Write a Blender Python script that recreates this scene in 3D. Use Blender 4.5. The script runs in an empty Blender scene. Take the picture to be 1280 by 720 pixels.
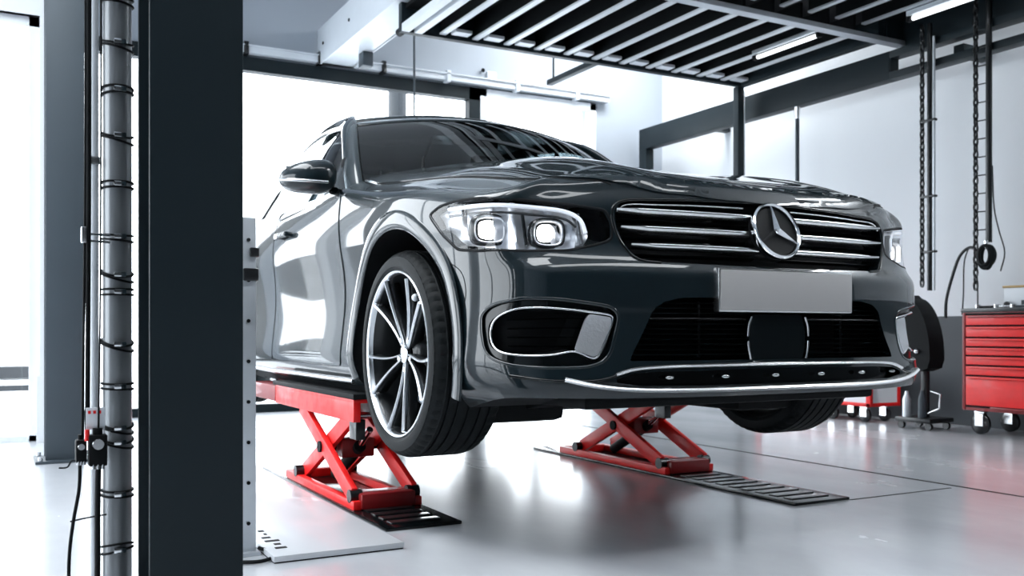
import bpy, bmesh, math, random
import numpy as np
from mathutils import Vector, Matrix
from mathutils.bvhtree import BVHTree
from mathutils.geometry import delaunay_2d_cdt

random.seed(7)
S = bpy.context.scene
COL = S.collection

# ---------------------------------------------------------------- camera
YAW = math.radians(28.4)
cam_data = bpy.data.cameras.new('camera')
cam_data.sensor_width = 36.0
cam_data.lens = 1182.0 / 1280.0 * 36.0
cam_data.shift_y = 55.0 / 1280.0
cam_data.clip_start = 0.05
cam_data.clip_end = 200
cam_data.dof.use_dof = True
cam_data.dof.focus_distance = 2.9
cam_data.dof.aperture_fstop = 5.0
cam = bpy.data.objects.new('camera', cam_data)
COL.objects.link(cam)
cam.location = (0, 0, 0.70)
cam.rotation_euler = (math.pi / 2, 0, -YAW)
S.camera = cam

# ---------------------------------------------------------------- world, exposure, large lights
S.view_settings.view_transform = 'Standard'
S.view_settings.look = 'None'
S.view_settings.gamma = 1.0
S.view_settings.use_curve_mapping = False
S.view_settings.exposure = 0.0
S.cycles.max_bounces = 8
S.cycles.transparent_max_bounces = 16
S.cycles.glossy_bounces = 5
S.cycles.sample_clamp_indirect = 8.0
S.cycles.caustics_reflective = False
S.cycles.caustics_refractive = False
world = bpy.data.worlds.new('world')
S.world = world
world.use_nodes = True
bg = world.node_tree.nodes['Background']
bg.inputs['Color'].default_value = (0.95, 0.98, 1.0, 1)
bg.inputs['Strength'].default_value = 6.5


def area_light(name, loc, rot, sx, sy, power, color=(1, 1, 1)):
    d = bpy.data.lights.new(name, 'AREA')
    d.shape = 'RECTANGLE'
    d.size = sx
    d.size_y = sy
    d.energy = power
    d.color = color
    o = bpy.data.objects.new(name, d)
    COL.objects.link(o)
    o.location = loc
    o.rotation_euler = rot
    return o


area_light('ceiling_fill_light', (-0.2, 3.2, 4.10), (0, 0, 0), 1.6, 4.0, 220, (0.93, 0.97, 1.0))  # unseen fill lights added to brighten room and car, no fixtures behind them
area_light('ceiling_fill_light', (2.0, 0.6, 4.10), (0, 0, 0), 4.0, 0.6, 60, (0.93, 0.97, 1.0))
area_light('ceiling_fill_light', (5.2, 7.3, 4.10), (0, 0, 0), 1.6, 0.8, 95, (0.95, 0.98, 1.0))
area_light('ceiling_fill_light', (6.15, 1.5, 4.10), (0, 0, 0), 0.25, 4.0, 190, (0.95, 0.98, 1.0))

for (px, py, pz, rx, rz, sx, sy) in ((2.5, 8.45, 1.5, 90, 180, 3.3, 3.0), (4.8, 8.45, 1.8, 90, 180, 1.4, 2.4),
                                    (-1.4, 7.05, 1.4, 90, 180, 3.2, 2.8)):
    d = bpy.data.lights.new('window_portal', 'AREA')
    d.shape = 'RECTANGLE'
    d.size, d.size_y = sx, sy
    d.cycles.is_portal = True
    o = bpy.data.objects.new('window_portal', d)
    COL.objects.link(o)
    o.location = (px, py, pz)
    o.rotation_euler = (math.radians(-90), 0, 0)


# ---------------------------------------------------------------- materials
def new_mat(name):
    m = bpy.data.materials.new(name)
    m.use_nodes = True
    return m, m.node_tree, m.node_tree.nodes['Principled BSDF']


def mat(name, color, rough=0.5, metal=0.0, coat=0.0, noise=0.0, nscale=20.0, bump=0.0, bscale=200.0, rvar=0.0, spec=0.5,
        coat_rough=0.03):
    m, nt, p = new_mat(name)
    c = (*color, 1)
    p.inputs['Base Color'].default_value = c
    p.inputs['Roughness'].default_value = rough
    p.inputs['Metallic'].default_value = metal
    p.inputs['Coat Weight'].default_value = coat
    p.inputs['Coat Roughness'].default_value = coat_rough
    p.inputs['Specular IOR Level'].default_value = spec
    tc = nt.nodes.new('ShaderNodeTexCoord')
    if noise or rvar:
        n = nt.nodes.new('ShaderNodeTexNoise')
        n.inputs['Scale'].default_value = nscale
        n.inputs['Detail'].default_value = 5
        nt.links.new(tc.outputs['Object'], n.inputs['Vector'])
        if noise:
            mx = nt.nodes.new('ShaderNodeMix')
            mx.data_type = 'RGBA'
            mx.inputs['A'].default_value = tuple(max(0, v * (1 - noise)) for v in color) + (1,)
            mx.inputs['B'].default_value = tuple(min(1, v * (1 + noise)) for v in color) + (1,)
            nt.links.new(n.outputs['Fac'], mx.inputs['Factor'])
            nt.links.new(mx.outputs['Result'], p.inputs['Base Color'])
        if rvar:
            mr = nt.nodes.new('ShaderNodeMapRange')
            mr.inputs['From Min'].default_value = 0.3
            mr.inputs['From Max'].default_value = 0.7
            mr.inputs['To Min'].default_value = max(0.01, rough - rvar)
            mr.inputs['To Max'].default_value = rough + rvar
            nt.links.new(n.outputs['Fac'], mr.inputs['Value'])
            nt.links.new(mr.outputs['Result'], p.inputs['Roughness'])
    if bump:
        n2 = nt.nodes.new('ShaderNodeTexNoise')
        n2.inputs['Scale'].default_value = bscale
        n2.inputs['Detail'].default_value = 3
        nt.links.new(tc.outputs['Object'], n2.inputs['Vector'])
        b = nt.nodes.new('ShaderNodeBump')
        b.inputs['Strength'].default_value = bump
        b.inputs['Distance'].default_value = 0.002
        nt.links.new(n2.outputs['Fac'], b.inputs['Height'])
        nt.links.new(b.outputs['Normal'], p.inputs['Normal'])
    return m


def glass_mat(name, tint, gloss=1.0, rough=0.0, ior=1.5):
    """see-through pane: tinted straight transmission plus fresnel reflection"""
    m = bpy.data.materials.new(name)
    m.use_nodes = True
    nt = m.node_tree
    nt.nodes.clear()
    out = nt.nodes.new('ShaderNodeOutputMaterial')
    tr = nt.nodes.new('ShaderNodeBsdfTransparent')
    tr.inputs['Color'].default_value = (*tint, 1)
    gl = nt.nodes.new('ShaderNodeBsdfGlossy')
    gl.inputs['Roughness'].default_value = rough
    gl.inputs['Color'].default_value = (gloss, gloss, gloss, 1)
    fr = nt.nodes.new('ShaderNodeFresnel')
    fr.inputs['IOR'].default_value = ior
    mx = nt.nodes.new('ShaderNodeMixShader')
    geo = nt.nodes.new('ShaderNodeNewGeometry')
    inv = nt.nodes.new('ShaderNodeMath')
    inv.operation = 'SUBTRACT'
    inv.inputs[0].default_value = 1.0
    mul = nt.nodes.new('ShaderNodeMath')
    mul.operation = 'MULTIPLY'
    nt.links.new(geo.outputs['Backfacing'], inv.inputs[1])
    nt.links.new(inv.outputs[0], mul.inputs[0])
    nt.links.new(fr.outputs['Fac'], mul.inputs[1])
    nt.links.new(mul.outputs[0], mx.inputs['Fac'])
    nt.links.new(tr.outputs['BSDF'], mx.inputs[1])
    nt.links.new(gl.outputs['BSDF'], mx.inputs[2])
    nt.links.new(mx.outputs['Shader'], out.inputs['Surface'])
    return m


def emit_mat(name, color, strength):
    m, nt, p = new_mat(name)
    p.inputs['Base Color'].default_value = (*color, 1)
    p.inputs['Emission Color'].default_value = (*color, 1)
    p.inputs['Emission Strength'].default_value = strength
    return m


M = {}
M['paint'] = mat('dark_metallic_paint', (0.0035, 0.010, 0.0135), 0.42, 0.0, 1.0, noise=0.25, nscale=900, spec=0.12)
M['paint'].node_tree.nodes['Principled BSDF'].inputs['Coat IOR'].default_value = 1.5
M['black_gloss'] = mat('gloss_black_plastic', (0.003, 0.005, 0.006), 0.14, 0, 0.0, noise=0.1, spec=0.4)
M['black'] = mat('black_plastic', (0.006, 0.007, 0.008), 0.6, 0, 0, noise=0.3, nscale=60, spec=0.12)
M['blade'] = mat('brushed_blade', (0.85, 0.86, 0.88), 0.42, 1.0, 0, bump=0.6, bscale=120)
M['chrome'] = mat('polished_chrome', (0.80, 0.82, 0.84), 0.12, 1.0, 0)
M['satin'] = mat('satin_aluminium', (0.78, 0.79, 0.80), 0.24, 1.0, 0)
M['alloy'] = mat('machined_alloy', (0.72, 0.75, 0.78), 0.28, 1.0, 0.2)
M['alloy_dark'] = mat('dark_alloy', (0.012, 0.014, 0.016), 0.35, 0.4, 0.4, noise=0.2)
M['rubber'] = mat('tyre_rubber', (0.006, 0.008, 0.009), 0.6, 0, 0, noise=0.25, nscale=40, bump=0.35, bscale=150, spec=0.15)
M['red'] = mat('red_powder_coat', (0.78, 0.010, 0.010), 0.42, 0, 0.1, noise=0.18, nscale=14, rvar=0.1)
M['red_dark'] = mat('dark_red_enamel', (0.22, 0.006, 0.008), 0.4, 0, 0.2, noise=0.15)
M['steel_dark'] = mat('dark_painted_steel', (0.010, 0.017, 0.021), 0.45, 0.0, 0.0, spec=0.18, noise=0.12, nscale=5, rvar=0.06)
M['steel_mid'] = mat('slate_painted_steel', (0.040, 0.055, 0.068), 0.5, 0.1, 0, noise=0.10, nscale=4)
M['steel_light'] = mat('galvanised_steel', (0.62, 0.66, 0.70), 0.40, 0.6, 0, noise=0.12, nscale=10, rvar=0.1)
M['white_steel'] = mat('white_painted_steel', (0.72, 0.76, 0.80), 0.35, 0, 0.1, noise=0.06, nscale=6)
M['wall'] = mat('white_painted_wall', (0.74, 0.77, 0.80), 0.55, 0, 0, noise=0.03, nscale=1.3, bump=0.05, bscale=60)
M['wall_grey'] = mat('blue_grey_wall', (0.37, 0.41, 0.46), 0.6, 0, 0, noise=0.05, nscale=1.0, bump=0.05, bscale=60)
M['wall_dark'] = mat('charcoal_wall', (0.06, 0.07, 0.08), 0.6, 0, 0, noise=0.15, nscale=2)
M['wall_black'] = mat('near_black_wall', (0.012, 0.014, 0.016), 0.7, noise=0.15, nscale=2)
M['plate'] = mat('blank_plate_grey', (0.40, 0.39, 0.385), 0.45, 0, 0.1, noise=0.02, nscale=5)
M['lens'] = glass_mat('clear_lens', (0.97, 0.98, 1.0), 1.0, 0.0, 1.45)
M['windscreen'] = glass_mat('tinted_windscreen', (0.09, 0.12, 0.13), 0.65, 0.0, 1.52)
M['sideglass'] = glass_mat('side_window_glass', (0.75, 0.80, 0.82), 1.0, 0.0, 1.52)
M['pane'] = glass_mat('window_glass', (0.96, 0.98, 1.0), 0.9, 0.0, 1.45)
M['reflector'] = mat('lamp_reflector', (0.92, 0.93, 0.95), 0.30, 0.75, 0)
M['drl'] = emit_mat('daytime_light', (0.92, 0.95, 1.0), 0.25)
M['led'] = emit_mat('led_lamp', (1.0, 0.98, 0.95), 12.0)
M['tube'] = emit_mat('tube_lamp', (0.95, 0.98, 1.0), 1.8)


# ---------------------------------------------------------------- object helpers
def link(o, parent=None):
    COL.objects.link(o)
    if parent:
        o.parent = parent
    return o


def empty(name, loc=(0, 0, 0), rz=0.0, label=None, cat=None, group=None):
    o = bpy.data.objects.new(name, None)
    o.empty_display_size = 0.1
    o.location = loc
    o.rotation_euler = (0, 0, rz)
    link(o)
    tag(o, label, cat, group)
    return o


def tag(o, label=None, cat=None, group=None, kind=None):
    if label:
        o['label'] = label
    if cat:
        o['category'] = cat
    if group:
        o['group'] = group
    if kind:
        o['kind'] = kind
    return o


def smooth_mesh(me, angle=35):
    me.shade_smooth()
    if angle < 180:
        bm = bmesh.new()
        bm.from_mesh(me)
        a = math.radians(angle)
        for e in bm.edges:
            if len(e.link_faces) == 2:
                e.smooth = e.calc_face_angle(0) < a
        bm.to_mesh(me)
        bm.free()


def mesh(name, verts, faces, material, parent=None, smooth=35, mats=None, recalc=False):
    me = bpy.data.meshes.new(name)
    me.from_pydata([tuple(v) for v in verts], [], faces)
    me.update()
    if recalc:
        bm = bmesh.new()
        bm.from_mesh(me)
        bmesh.ops.remove_doubles(bm, verts=bm.verts, dist=1e-6)
        bmesh.ops.recalc_face_normals(bm, faces=bm.faces)
        bm.to_mesh(me)
        bm.free()
    me.materials.append(material)
    if smooth:
        smooth_mesh(me, smooth)
    return link(bpy.data.objects.new(name, me), parent)


class MB:
    """collects simple solids into one mesh"""

    def __init__(self):
        self.v = []
        self.f = []
        self.mi = []

    def add(self, vs, fs, mi=0):
        b = len(self.v)
        self.v += [tuple(v) for v in vs]
        self.f += [tuple(i + b for i in f) for f in fs]
        self.mi += [mi] * len(fs)
        return self

    def box(self, x0, x1, y0, y1, z0, z1, mi=0, bev=0.0, rot=None, org=(0, 0, 0)):
        bm = bmesh.new()
        bmesh.ops.create_cube(bm, size=1.0)
        for v in bm.verts:
            v.co = Vector(((x0 + x1) / 2 + v.co.x * (x1 - x0), (y0 + y1) / 2 + v.co.y * (y1 - y0), (z0 + z1) / 2 + v.co.z * (z1 - z0)))
        if bev > 0:
            bmesh.ops.bevel(bm, geom=bm.edges[:], offset=bev, segments=2, affect='EDGES', profile=0.6)
        if rot is not None:
            bmesh.ops.transform(bm, matrix=rot, verts=bm.verts)
        for v in bm.verts:
            v.co += Vector(org)
        bm.verts.index_update()
        self.add([v.co[:] for v in bm.verts], [[v.index for v in f.verts] for f in bm.faces], mi)
        bm.free()
        return self

    def bar(self, p, q, w, h, mi=0, bev=0.0, up=(0, 0, 1)):
        """rectangular bar from p to q, w across, h along 'up'"""
        p, q = Vector(p), Vector(q)
        d = (q - p)
        L = d.length
        d.normalize()
        u = Vector(up)
        s = d.cross(u).normalized()
        u = s.cross(d).normalized()
        R = Matrix((s, d, u)).transposed().to_4x4()
        c = (p + q) / 2
        return self.box(-w / 2, w / 2, -L / 2, L / 2, -h / 2, h / 2, mi, bev, R, c)

    def cyl(self, p, q, r, r2=None, n=20, mi=0, caps=True):
        p, q = Vector(p), Vector(q)
        r2 = r if r2 is None else r2
        d = (q - p).normalized()
        a = d.orthogonal().normalized()
        b = d.cross(a)
        vs = []
        for c, rr in ((p, r), (q, r2)):
            for i in range(n):
                t = 2 * math.pi * i / n
                vs.append(c + a * (rr * math.cos(t)) + b * (rr * math.sin(t)))
        fs = [(i, (i + 1) % n, n + (i + 1) % n, n + i) for i in range(n)]
        if caps:
            fs += [tuple(range(n))[::-1], tuple(range(n, 2 * n))]
        return self.add(vs, fs, mi)

    def tube(self, pts, r, n=10, closed=False, mi=0, caps=True, flat=None):
        """round tube along a polyline; flat=(normal, w, h) makes an oval strip"""
        P = [Vector(p) for p in pts]
        m = len(P)
        rs = r if hasattr(r, '__len__') else [r] * m
        T = []
        for i in range(m):
            a = P[(i - 1) % m] if (closed or i > 0) else P[i]
            b = P[(i + 1) % m] if (closed or i < m - 1) else P[i]
            T.append((b - a).normalized())
        nrm = T[0].orthogonal().normalized()
        vs = []
        for i in range(m):
            if flat is not None:
                nf = Vector(flat[i]) if hasattr(flat[0], '__len__') else Vector(flat)
                nrm = (nf - T[i] * nf.dot(T[i])).normalized()
            else:
                nrm = (nrm - T[i] * nrm.dot(T[i])).normalized()
            bn = T[i].cross(nrm)
            ra, rb = rs[i] if hasattr(rs[i], '__len__') else (rs[i], rs[i])
            for k in range(n):
                t = 2 * math.pi * k / n
                vs.append(P[i] + nrm * (ra * math.cos(t)) + bn * (rb * math.sin(t)))
        fs = []
        for i in range(m if closed else m - 1):
            j = (i + 1) % m
            for k in range(n):
                fs.append((i * n + k, i * n + (k + 1) % n, j * n + (k + 1) % n, j * n + k))
        if not closed and caps:
            fs += [tuple(range(n))[::-1], tuple(range((m - 1) * n, m * n))]
        return self.add(vs, fs, mi)

    def lathe(self, prof, axis_o, axis_d, n=48, mi=0, closed_prof=False):
        o, d = Vector(axis_o), Vector(axis_d).normalized()
        a = Vector((0, 0, 1)) if abs(d.z) < 0.9 else Vector((1, 0, 0))
        a = (a - d * a.dot(d)).normalized()
        b = d.cross(a)
        m = len(prof)
        vs = []
        for i in range(n):
            t = 2 * math.pi * i / n
            w = a * math.cos(t) + b * math.sin(t)
            for (r, h) in prof:
                vs.append(o + w * r + d * h)
        fs = []
        for i in range(n):
            j = (i + 1) % n
            for k in range(m if closed_prof else m - 1):
                l = (k + 1) % m
                fs.append((i * m + k, j * m + k, j * m + l, i * m + l))
        return self.add(vs, fs, mi)

    def prism(self, poly, dvec, mi=0):
        """closed 3D polygon pushed along dvec"""
        n = len(poly)
        vs = [Vector(p) for p in poly] + [Vector(p) + Vector(dvec) for p in poly]
        fs = [tuple(range(n))[::-1], tuple(range(n, 2 * n))] + [(i, (i + 1) % n, n + (i + 1) % n, n + i) for i in range(n)]
        return self.add(vs, fs, mi)

    def sphere(self, c, r, sx=1, sy=1, sz=1, n=16, mi=0):
        vs = []
        fs = []
        for i in range(n + 1):
            ph = math.pi * i / n
            for j in range(2 * n):
                th = math.pi * j / n
                vs.append((c[0] + r * sx * math.sin(ph) * math.cos(th), c[1] + r * sy * math.sin(ph) * math.sin(th), c[2] + r * sz * math.cos(ph)))
        for i in range(n):
            for j in range(2 * n):
                k = (j + 1) % (2 * n)
                fs.append((i * 2 * n + j, (i + 1) * 2 * n + j, (i + 1) * 2 * n + k, i * 2 * n + k))
        return self.add(vs, fs, mi)

    def build(self, name, material, parent=None, smooth=35):
        me = bpy.data.meshes.new(name)
        me.from_pydata(self.v, [], self.f)
        me.update()
        mm = material if isinstance(material, (list, tuple)) else [material]
        for x in mm:
            me.materials.append(x)
        me.polygons.foreach_set('material_index', self.mi)
        bm = bmesh.new()
        bm.from_mesh(me)
        bmesh.ops.remove_doubles(bm, verts=bm.verts, dist=1e-6)
        bmesh.ops.recalc_face_normals(bm, faces=bm.faces)
        bm.to_mesh(me)
        bm.free()
        if smooth:
            smooth_mesh(me, smooth)
        return link(bpy.data.objects.new(name, me), parent)


def spline(t, v, q):
    """smooth interpolation of rows v at knots t, sampled at q (finite-difference Hermite)"""
    t = np.asarray(t, float)
    v = np.asarray(v, float)
    q = np.atleast_1d(np.asarray(q, float))
    one = v.ndim == 1
    if one:
        v = v[:, None]
    n = len(t)
    d = np.diff(v, axis=0) / np.diff(t)[:, None]
    m = np.zeros_like(v)
    m[0], m[-1] = d[0], d[-1]
    for i in range(1, n - 1):
        h0, h1 = t[i] - t[i - 1], t[i + 1] - t[i]
        m[i] = (d[i - 1] * h1 + d[i] * h0) / (h0 + h1)
    i = np.clip(np.searchsorted(t, q, side='right') - 1, 0, n - 2)
    h = (t[i + 1] - t[i])[:, None]
    u = ((np.clip(q, t[0], t[-1]) - t[i])[:, None]) / h
    r = (2 * u**3 - 3 * u**2 + 1) * v[i] + (u**3 - 2 * u**2 + u) * h * m[i] + (-2 * u**3 + 3 * u**2) * v[i + 1] + (u**3 - u**2) * h * m[i + 1]
    return r[:, 0] if one else r


def smoothline(pts, n, closed=False):
    """n points along a smooth curve through pts"""
    P = [tuple(p) for p in pts]
    if closed:
        k = len(P)
        P = P[-3:] + P + P[:4]
    A = np.array(P, float)
    t = np.concatenate([[0], np.cumsum(np.sqrt(np.linalg.norm(np.diff(A, axis=0), axis=1)))])
    if closed:
        q = np.linspace(t[3], t[3 + k], n, endpoint=False)
    else:
        q = np.linspace(0, t[-1], n)
    return spline(t, A, q)


def polyline(pts, step, closed=True):
    """straight-sided outline cut into short pieces"""
    A = [np.array(p, float) for p in pts]
    out = []
    m = len(A)
    for i in range(m if closed else m - 1):
        a, b = A[i], A[(i + 1) % m]
        k = max(1, int(np.linalg.norm(b - a) / step))
        for j in range(k):
            out.append(a + (b - a) * j / k)
    if not closed:
        out.append(A[-1])
    return out


def round_poly(pts, r, seg=4):
    """2D polygon with rounded corners"""
    out = []
    m = len(pts)
    for i in range(m):
        p = np.array(pts[i], float)
        a = np.array(pts[i - 1], float)
        b = np.array(pts[(i + 1) % m], float)
        rr = r[i] if hasattr(r, '__len__') else r
        da, db = a - p, b - p
        la, lb = np.linalg.norm(da), np.linalg.norm(db)
        k = min(rr, la * 0.45, lb * 0.45)
        if k < 1e-5:
            out.append(p)
            continue
        s, e = p + da / la * k, p + db / lb * k
        for j in range(seg + 1):
            t = j / seg
            out.append((1 - t)**2 * s + 2 * t * (1 - t) * p + t * t * e)
    return out

# ================================================================ THE SETTING
def struct(o):
    o['kind'] = 'structure'
    return o


# floor: polished epoxy with faint trowel clouds
m, nt, p = new_mat('polished_epoxy_floor')
tc = nt.nodes.new('ShaderNodeTexCoord')
mp = nt.nodes.new('ShaderNodeMapping')
mp.inputs['Scale'].default_value = (1.0, 0.45, 1.0)
nz = nt.nodes.new('ShaderNodeTexNoise')
nz.inputs['Scale'].default_value = 1.6
nz.inputs['Detail'].default_value = 7
nz.inputs['Roughness'].default_value = 0.55
cr = nt.nodes.new('ShaderNodeValToRGB')
cr.color_ramp.elements[0].position = 0.32
cr.color_ramp.elements[0].color = (0.44, 0.46, 0.49, 1)
cr.color_ramp.elements[1].position = 0.70
cr.color_ramp.elements[1].color = (0.56, 0.58, 0.61, 1)
nt.links.new(tc.outputs['Object'], mp.inputs['Vector'])
nt.links.new(mp.outputs['Vector'], nz.inputs['Vector'])
nt.links.new(nz.outputs['Fac'], cr.inputs['Fac'])
nt.links.new(cr.outputs['Color'], p.inputs['Base Color'])
mr = nt.nodes.new('ShaderNodeMapRange')
mr.inputs['To Min'].default_value = 0.16
mr.inputs['To Max'].default_value = 0.34
nt.links.new(nz.outputs['Fac'], mr.inputs['Value'])
nt.links.new(mr.outputs['Result'], p.inputs['Roughness'])
p.inputs['Coat Weight'].default_value = 0.3
p.inputs['Coat Roughness'].default_value = 0.12
M['floor'] = m

XR, YB, XL, YF, ZC = 6.35, 8.30, -3.6, -3.2, 4.15
fl = MB()
fl.box(XL - 0.2, XR + 0.2, YF - 0.2, YB + 0.25, -0.1, 0.0)
struct(fl.build('floor', M['floor']))
g = MB()
g.box(3.808, 3.828, -3.0, YB, 0.0002, 0.0012)
g.box(3.115, 3.75, 2.792, 2.802, 0.0002, 0.0012)
struct(g.build('trim_1', M['black']))

ce = MB()
ce.box(XL - 0.2, XR + 0.2, YF - 0.2, YB + 0.25, ZC, ZC + 0.12)
struct(ce.build('ceiling', M['wall']))

# right wall: white above a charcoal dado
w = MB()
w.box(XR, XR + 0.2, -0.2, YB + 0.25, 0.82, ZC)
struct(w.build('wall_right', M['wall']))
w = MB()
w.box(XR - 0.004, XR + 0.2, YF, YB, 0.0, 0.82)
struct(w.build('baseboard_right', M['wall_dark']))

w = MB()
w.box(XR - 0.002, XR + 0.2, YF, -0.2, 0.82, ZC)  # unseen wall section, made near-black to darken the bumper's reflections
struct(w.build('wall_right_front', M['wall_black']))

# back wall with two large glazed openings
w = MB()
w.box(0.25, 0.40, YB, YB + 0.25, 0, ZC)
w.box(0.40, XR, YB, YB + 0.25, 3.08, ZC)
w.box(5.47, XR, YB, YB + 0.25, 0, 3.08)
struct(w.build('wall_back', M['wall_grey']))


def glazed(name, x0, x1, y, z0, z1, fw, material, mull=(), trans=(), rail=0.0):
    root = empty(name, ((x0 + x1) / 2, y, z0))
    root['kind'] = 'structure'
    f = MB()
    X0, X1, H = x0 - (x0 + x1) / 2, x1 - (x0 + x1) / 2, z1 - z0
    f.box(X0, X0 + fw, -0.05, 0.05, 0, H)
    f.box(X1 - fw, X1, -0.05, 0.05, 0, H)
    f.box(X0, X1, -0.05, 0.05, H - fw, H)
    f.box(X0, X1, -0.05, 0.05, 0, max(fw * 0.6, 0.03))
    for mx in mull:
        f.box(mx - (x0 + x1) / 2 - fw * 0.35, mx - (x0 + x1) / 2 + fw * 0.35, -0.03, 0.03, 0, H)
    for tz in trans:
        f.box(X0, X1, -0.03, 0.03, tz - z0 - 0.03, tz - z0 + 0.03)
    f.build('window_frame', material, root, smooth=0)
    g = MB()
    g.box(X0 + fw * 0.5, X1 - fw * 0.5, -0.004, 0.004, 0.02, H - fw * 0.5)
    g.build('pane', M['pane'], root, smooth=0)
    return root


glazed('window_1', 0.40, 4.12, YB + 0.02, 0, 3.08, 0.12, M['steel_dark'])
glazed('window_2', 4.12, 5.47, YB + 0.02, 0, 3.08, 0.07, M['white_steel'])

# left bay: glazed partition with a jamb, standing forward of the back wall
YP = 6.75
w = MB()
w.box(XL, 0.32, YP, YP + 0.25, 2.72, ZC)
w.box(0.22, 0.32, YP, YP + 0.25, 0, 2.72)
w.box(0.25, 0.32, YP + 0.25, YB + 0.25, 2.72, ZC)
w.box(0.25, 0.32, YP + 0.25, YB, 0, 0.10)
w.box(0.20, 0.34, YP - 0.04, YP, 0, 0.42)
struct(w.build('wall_left_bay', M['wall']))
glazed('window_3', XL, 0.22, YP + 0.1, 0, 2.72, 0.06, M['white_steel'], (-1.2, -2.4))

g = MB()
g.box(0.282, 0.290, YP + 0.25, YB, 0.10, 2.72)
r = empty('window_5', (0, 0, 0))  # added glazed return, letting the car doors reflect the bright outdoors
r['kind'] = 'structure'
g.build('pane', M['pane'], r, smooth=0)

# left wall: glazed too, deep sill; unseen, openings added for bright car reflections
w = MB()
w.box(XL - 0.2, XL, YF, YP + 0.25, 2.9, ZC)
w.box(XL - 0.2, XL, YF, 1.2, 0, 2.9)
struct(w.build('wall_left', M['wall_grey']))
f = MB()
for yy in (1.2, 3.0, 4.8, 6.6):
    f.box(XL - 0.12, XL - 0.04, yy, yy + 0.07, 0, 2.9)
f.box(XL - 0.12, XL - 0.04, 1.2, 6.67, 2.82, 2.9)
f.box(XL - 0.12, XL - 0.04, 1.2, 6.67, 0, 0.06)
r = empty('window_4', (0, 0, 0))
r['kind'] = 'structure'
f.build('window_frame', M['steel_dark'], r, smooth=0)
f = MB()
f.box(XL - 0.085, XL - 0.077, 1.2, 6.67, 0.03, 2.86)
f.build('pane', M['pane'], r, smooth=0)

# unseen wall behind the viewpoint, put in near-black to keep the car front dark
w = MB()
w.box(XL - 0.2, XR + 0.2, YF - 0.2, YF, 0, ZC)
struct(w.build('wall_front', M['wall_black']))

# ground outside
g = MB()
g.box(-40, 40, YB + 0.25, 60, -0.12, -0.02)
g.box(-40, XL - 0.2, -10, YB + 0.25, -0.12, -0.02)
g.box(XL - 0.2, 0.2, YP + 0.25, YB + 0.25, -0.11, -0.015)
M['paving'] = mat('pale_paving', (0.62, 0.64, 0.66), 0.8, noise=0.12, nscale=0.6)
struct(g.build('ground', M['paving']))

# ================================================================ THE CAR
# local frame: x across (0 = centre line), y backwards from the front axle, z up from the tyre contact
CAR = empty('car', (2.16, 3.05, 0.262), 0, 'dark metallic luxury crossover car raised on the two red scissor lifts', 'car')
HW = 0.945
PLAN = [(0, -.845), (.2, -.842), (.4, -.828), (.58, -.800), (.72, -.754), (.83, -.684), (.895, -.58), (.928, -.45),
        (.948, -.30), (.960, -.12), (.966, .1), (.962, .5), (.957, 1.2), (.957, 2.0), (.955, 2.6), (.935, 3.15), (.89, 3.5),
        (.78, 3.72), (.55, 3.83), (.25, 3.86), (0, 3.87)]
_d = np.concatenate([[0], np.cumsum(np.linalg.norm(np.diff(np.array(PLAN), axis=0), axis=1))])
_qs = np.concatenate([np.arange(0, 2.6, 0.012), np.arange(2.6, _d[-1] - 0.5, 0.035), np.linspace(_d[-1] - 0.5, _d[-1], 30)])
PL = spline(_d, np.array(PLAN), _qs)
_e = 10
_w = np.exp(-.5 * (np.arange(-3 * _e, 3 * _e + 1) / 4.5)**2)
_w /= _w.sum()
_m = np.concatenate([PL[1:3 * _e + 1][::-1] * [-1, 1], PL, PL[-3 * _e - 1:-1][::-1] * [-1, 1]])
PL = np.stack([np.convolve(_m[:, 0], _w, 'valid'), np.convolve(_m[:, 1], _w, 'valid')], 1)
PL[0, 0] = 0
PL[-1, 0] = 0
_t = np.gradient(PL, axis=0)
_t[0] = (1, 0)
_t[-1] = (-1, 0)
_t /= np.linalg.norm(_t, axis=1)[:, None]
PN = np.stack([_t[:, 1], -_t[:, 0]], 1)      # outward normal


def sstep(a, b, x):
    u = np.clip((np.asarray(x, float) - a) / (b - a), 0, 1)
    return u * u * (3 - 2 * u)


OF = ([.17, .21, .25, .29, .34, .45, .57, .625, .66, .70, .76, .83, .88, .95], [.10, .045, .012, .0, .006, .014, .008, .014, .038, .050, .058, .070, .088, .12])
OS = ([.17, .22, .27, .33, .42, .56, .70, .78, .86, .93, 1.0, 1.08], [.12, .060, .018, .004, .010, .020, .014, .004, .000, .010, .026, .052])
HC = ([-.86, -.80, -.74, -.66, -.5, -.35, -.15, .1, .4, .8, 1.2, 2.0, 3.0, 3.6, 3.9], [.835, .862, .892, .930, .975, 1.012, 1.050, 1.080, 1.115, 1.165, 1.16, 1.16, 1.17, 1.14, 1.08])


HCT = OFT = OST = None


def table(k, v, s):
    """profile sampled every 2 mm and softened with a gaussian of width s"""
    q = np.arange(k[0] - 4 * s, k[-1] + 4 * s, .002)
    r = spline(k, v, q)
    w = np.exp(-.5 * (np.arange(-int(4 * s / .002), int(4 * s / .002) + 1) * .002 / s)**2)
    w /= w.sum()
    h = len(w) // 2
    return q, np.convolve(np.pad(r, h, mode='edge'), w, 'valid')


def hood_z(x, y):
    ax = np.abs(np.asarray(x, float))
    y = np.asarray(y, float)
    z = np.interp(y, *HCT)
    z = z - .105 * (ax / .85)**4
    front = 1 - sstep(.5, .9, y)
    f2 = sstep(-.80, -.45, y)
    # power domes either side of the centre
    z = z + front * f2 * (.016 * np.exp(-((ax - .44) / .10)**2) - .008 * np.exp(-(ax / .22)**2))
    z = z - front * f2 * .006 * np.exp(-((ax - .64) / .05)**2)
    return z


HCT = table(*HC, .045)
OFT = table(*OF, .008)
OST = table(*OS, .016)


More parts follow.
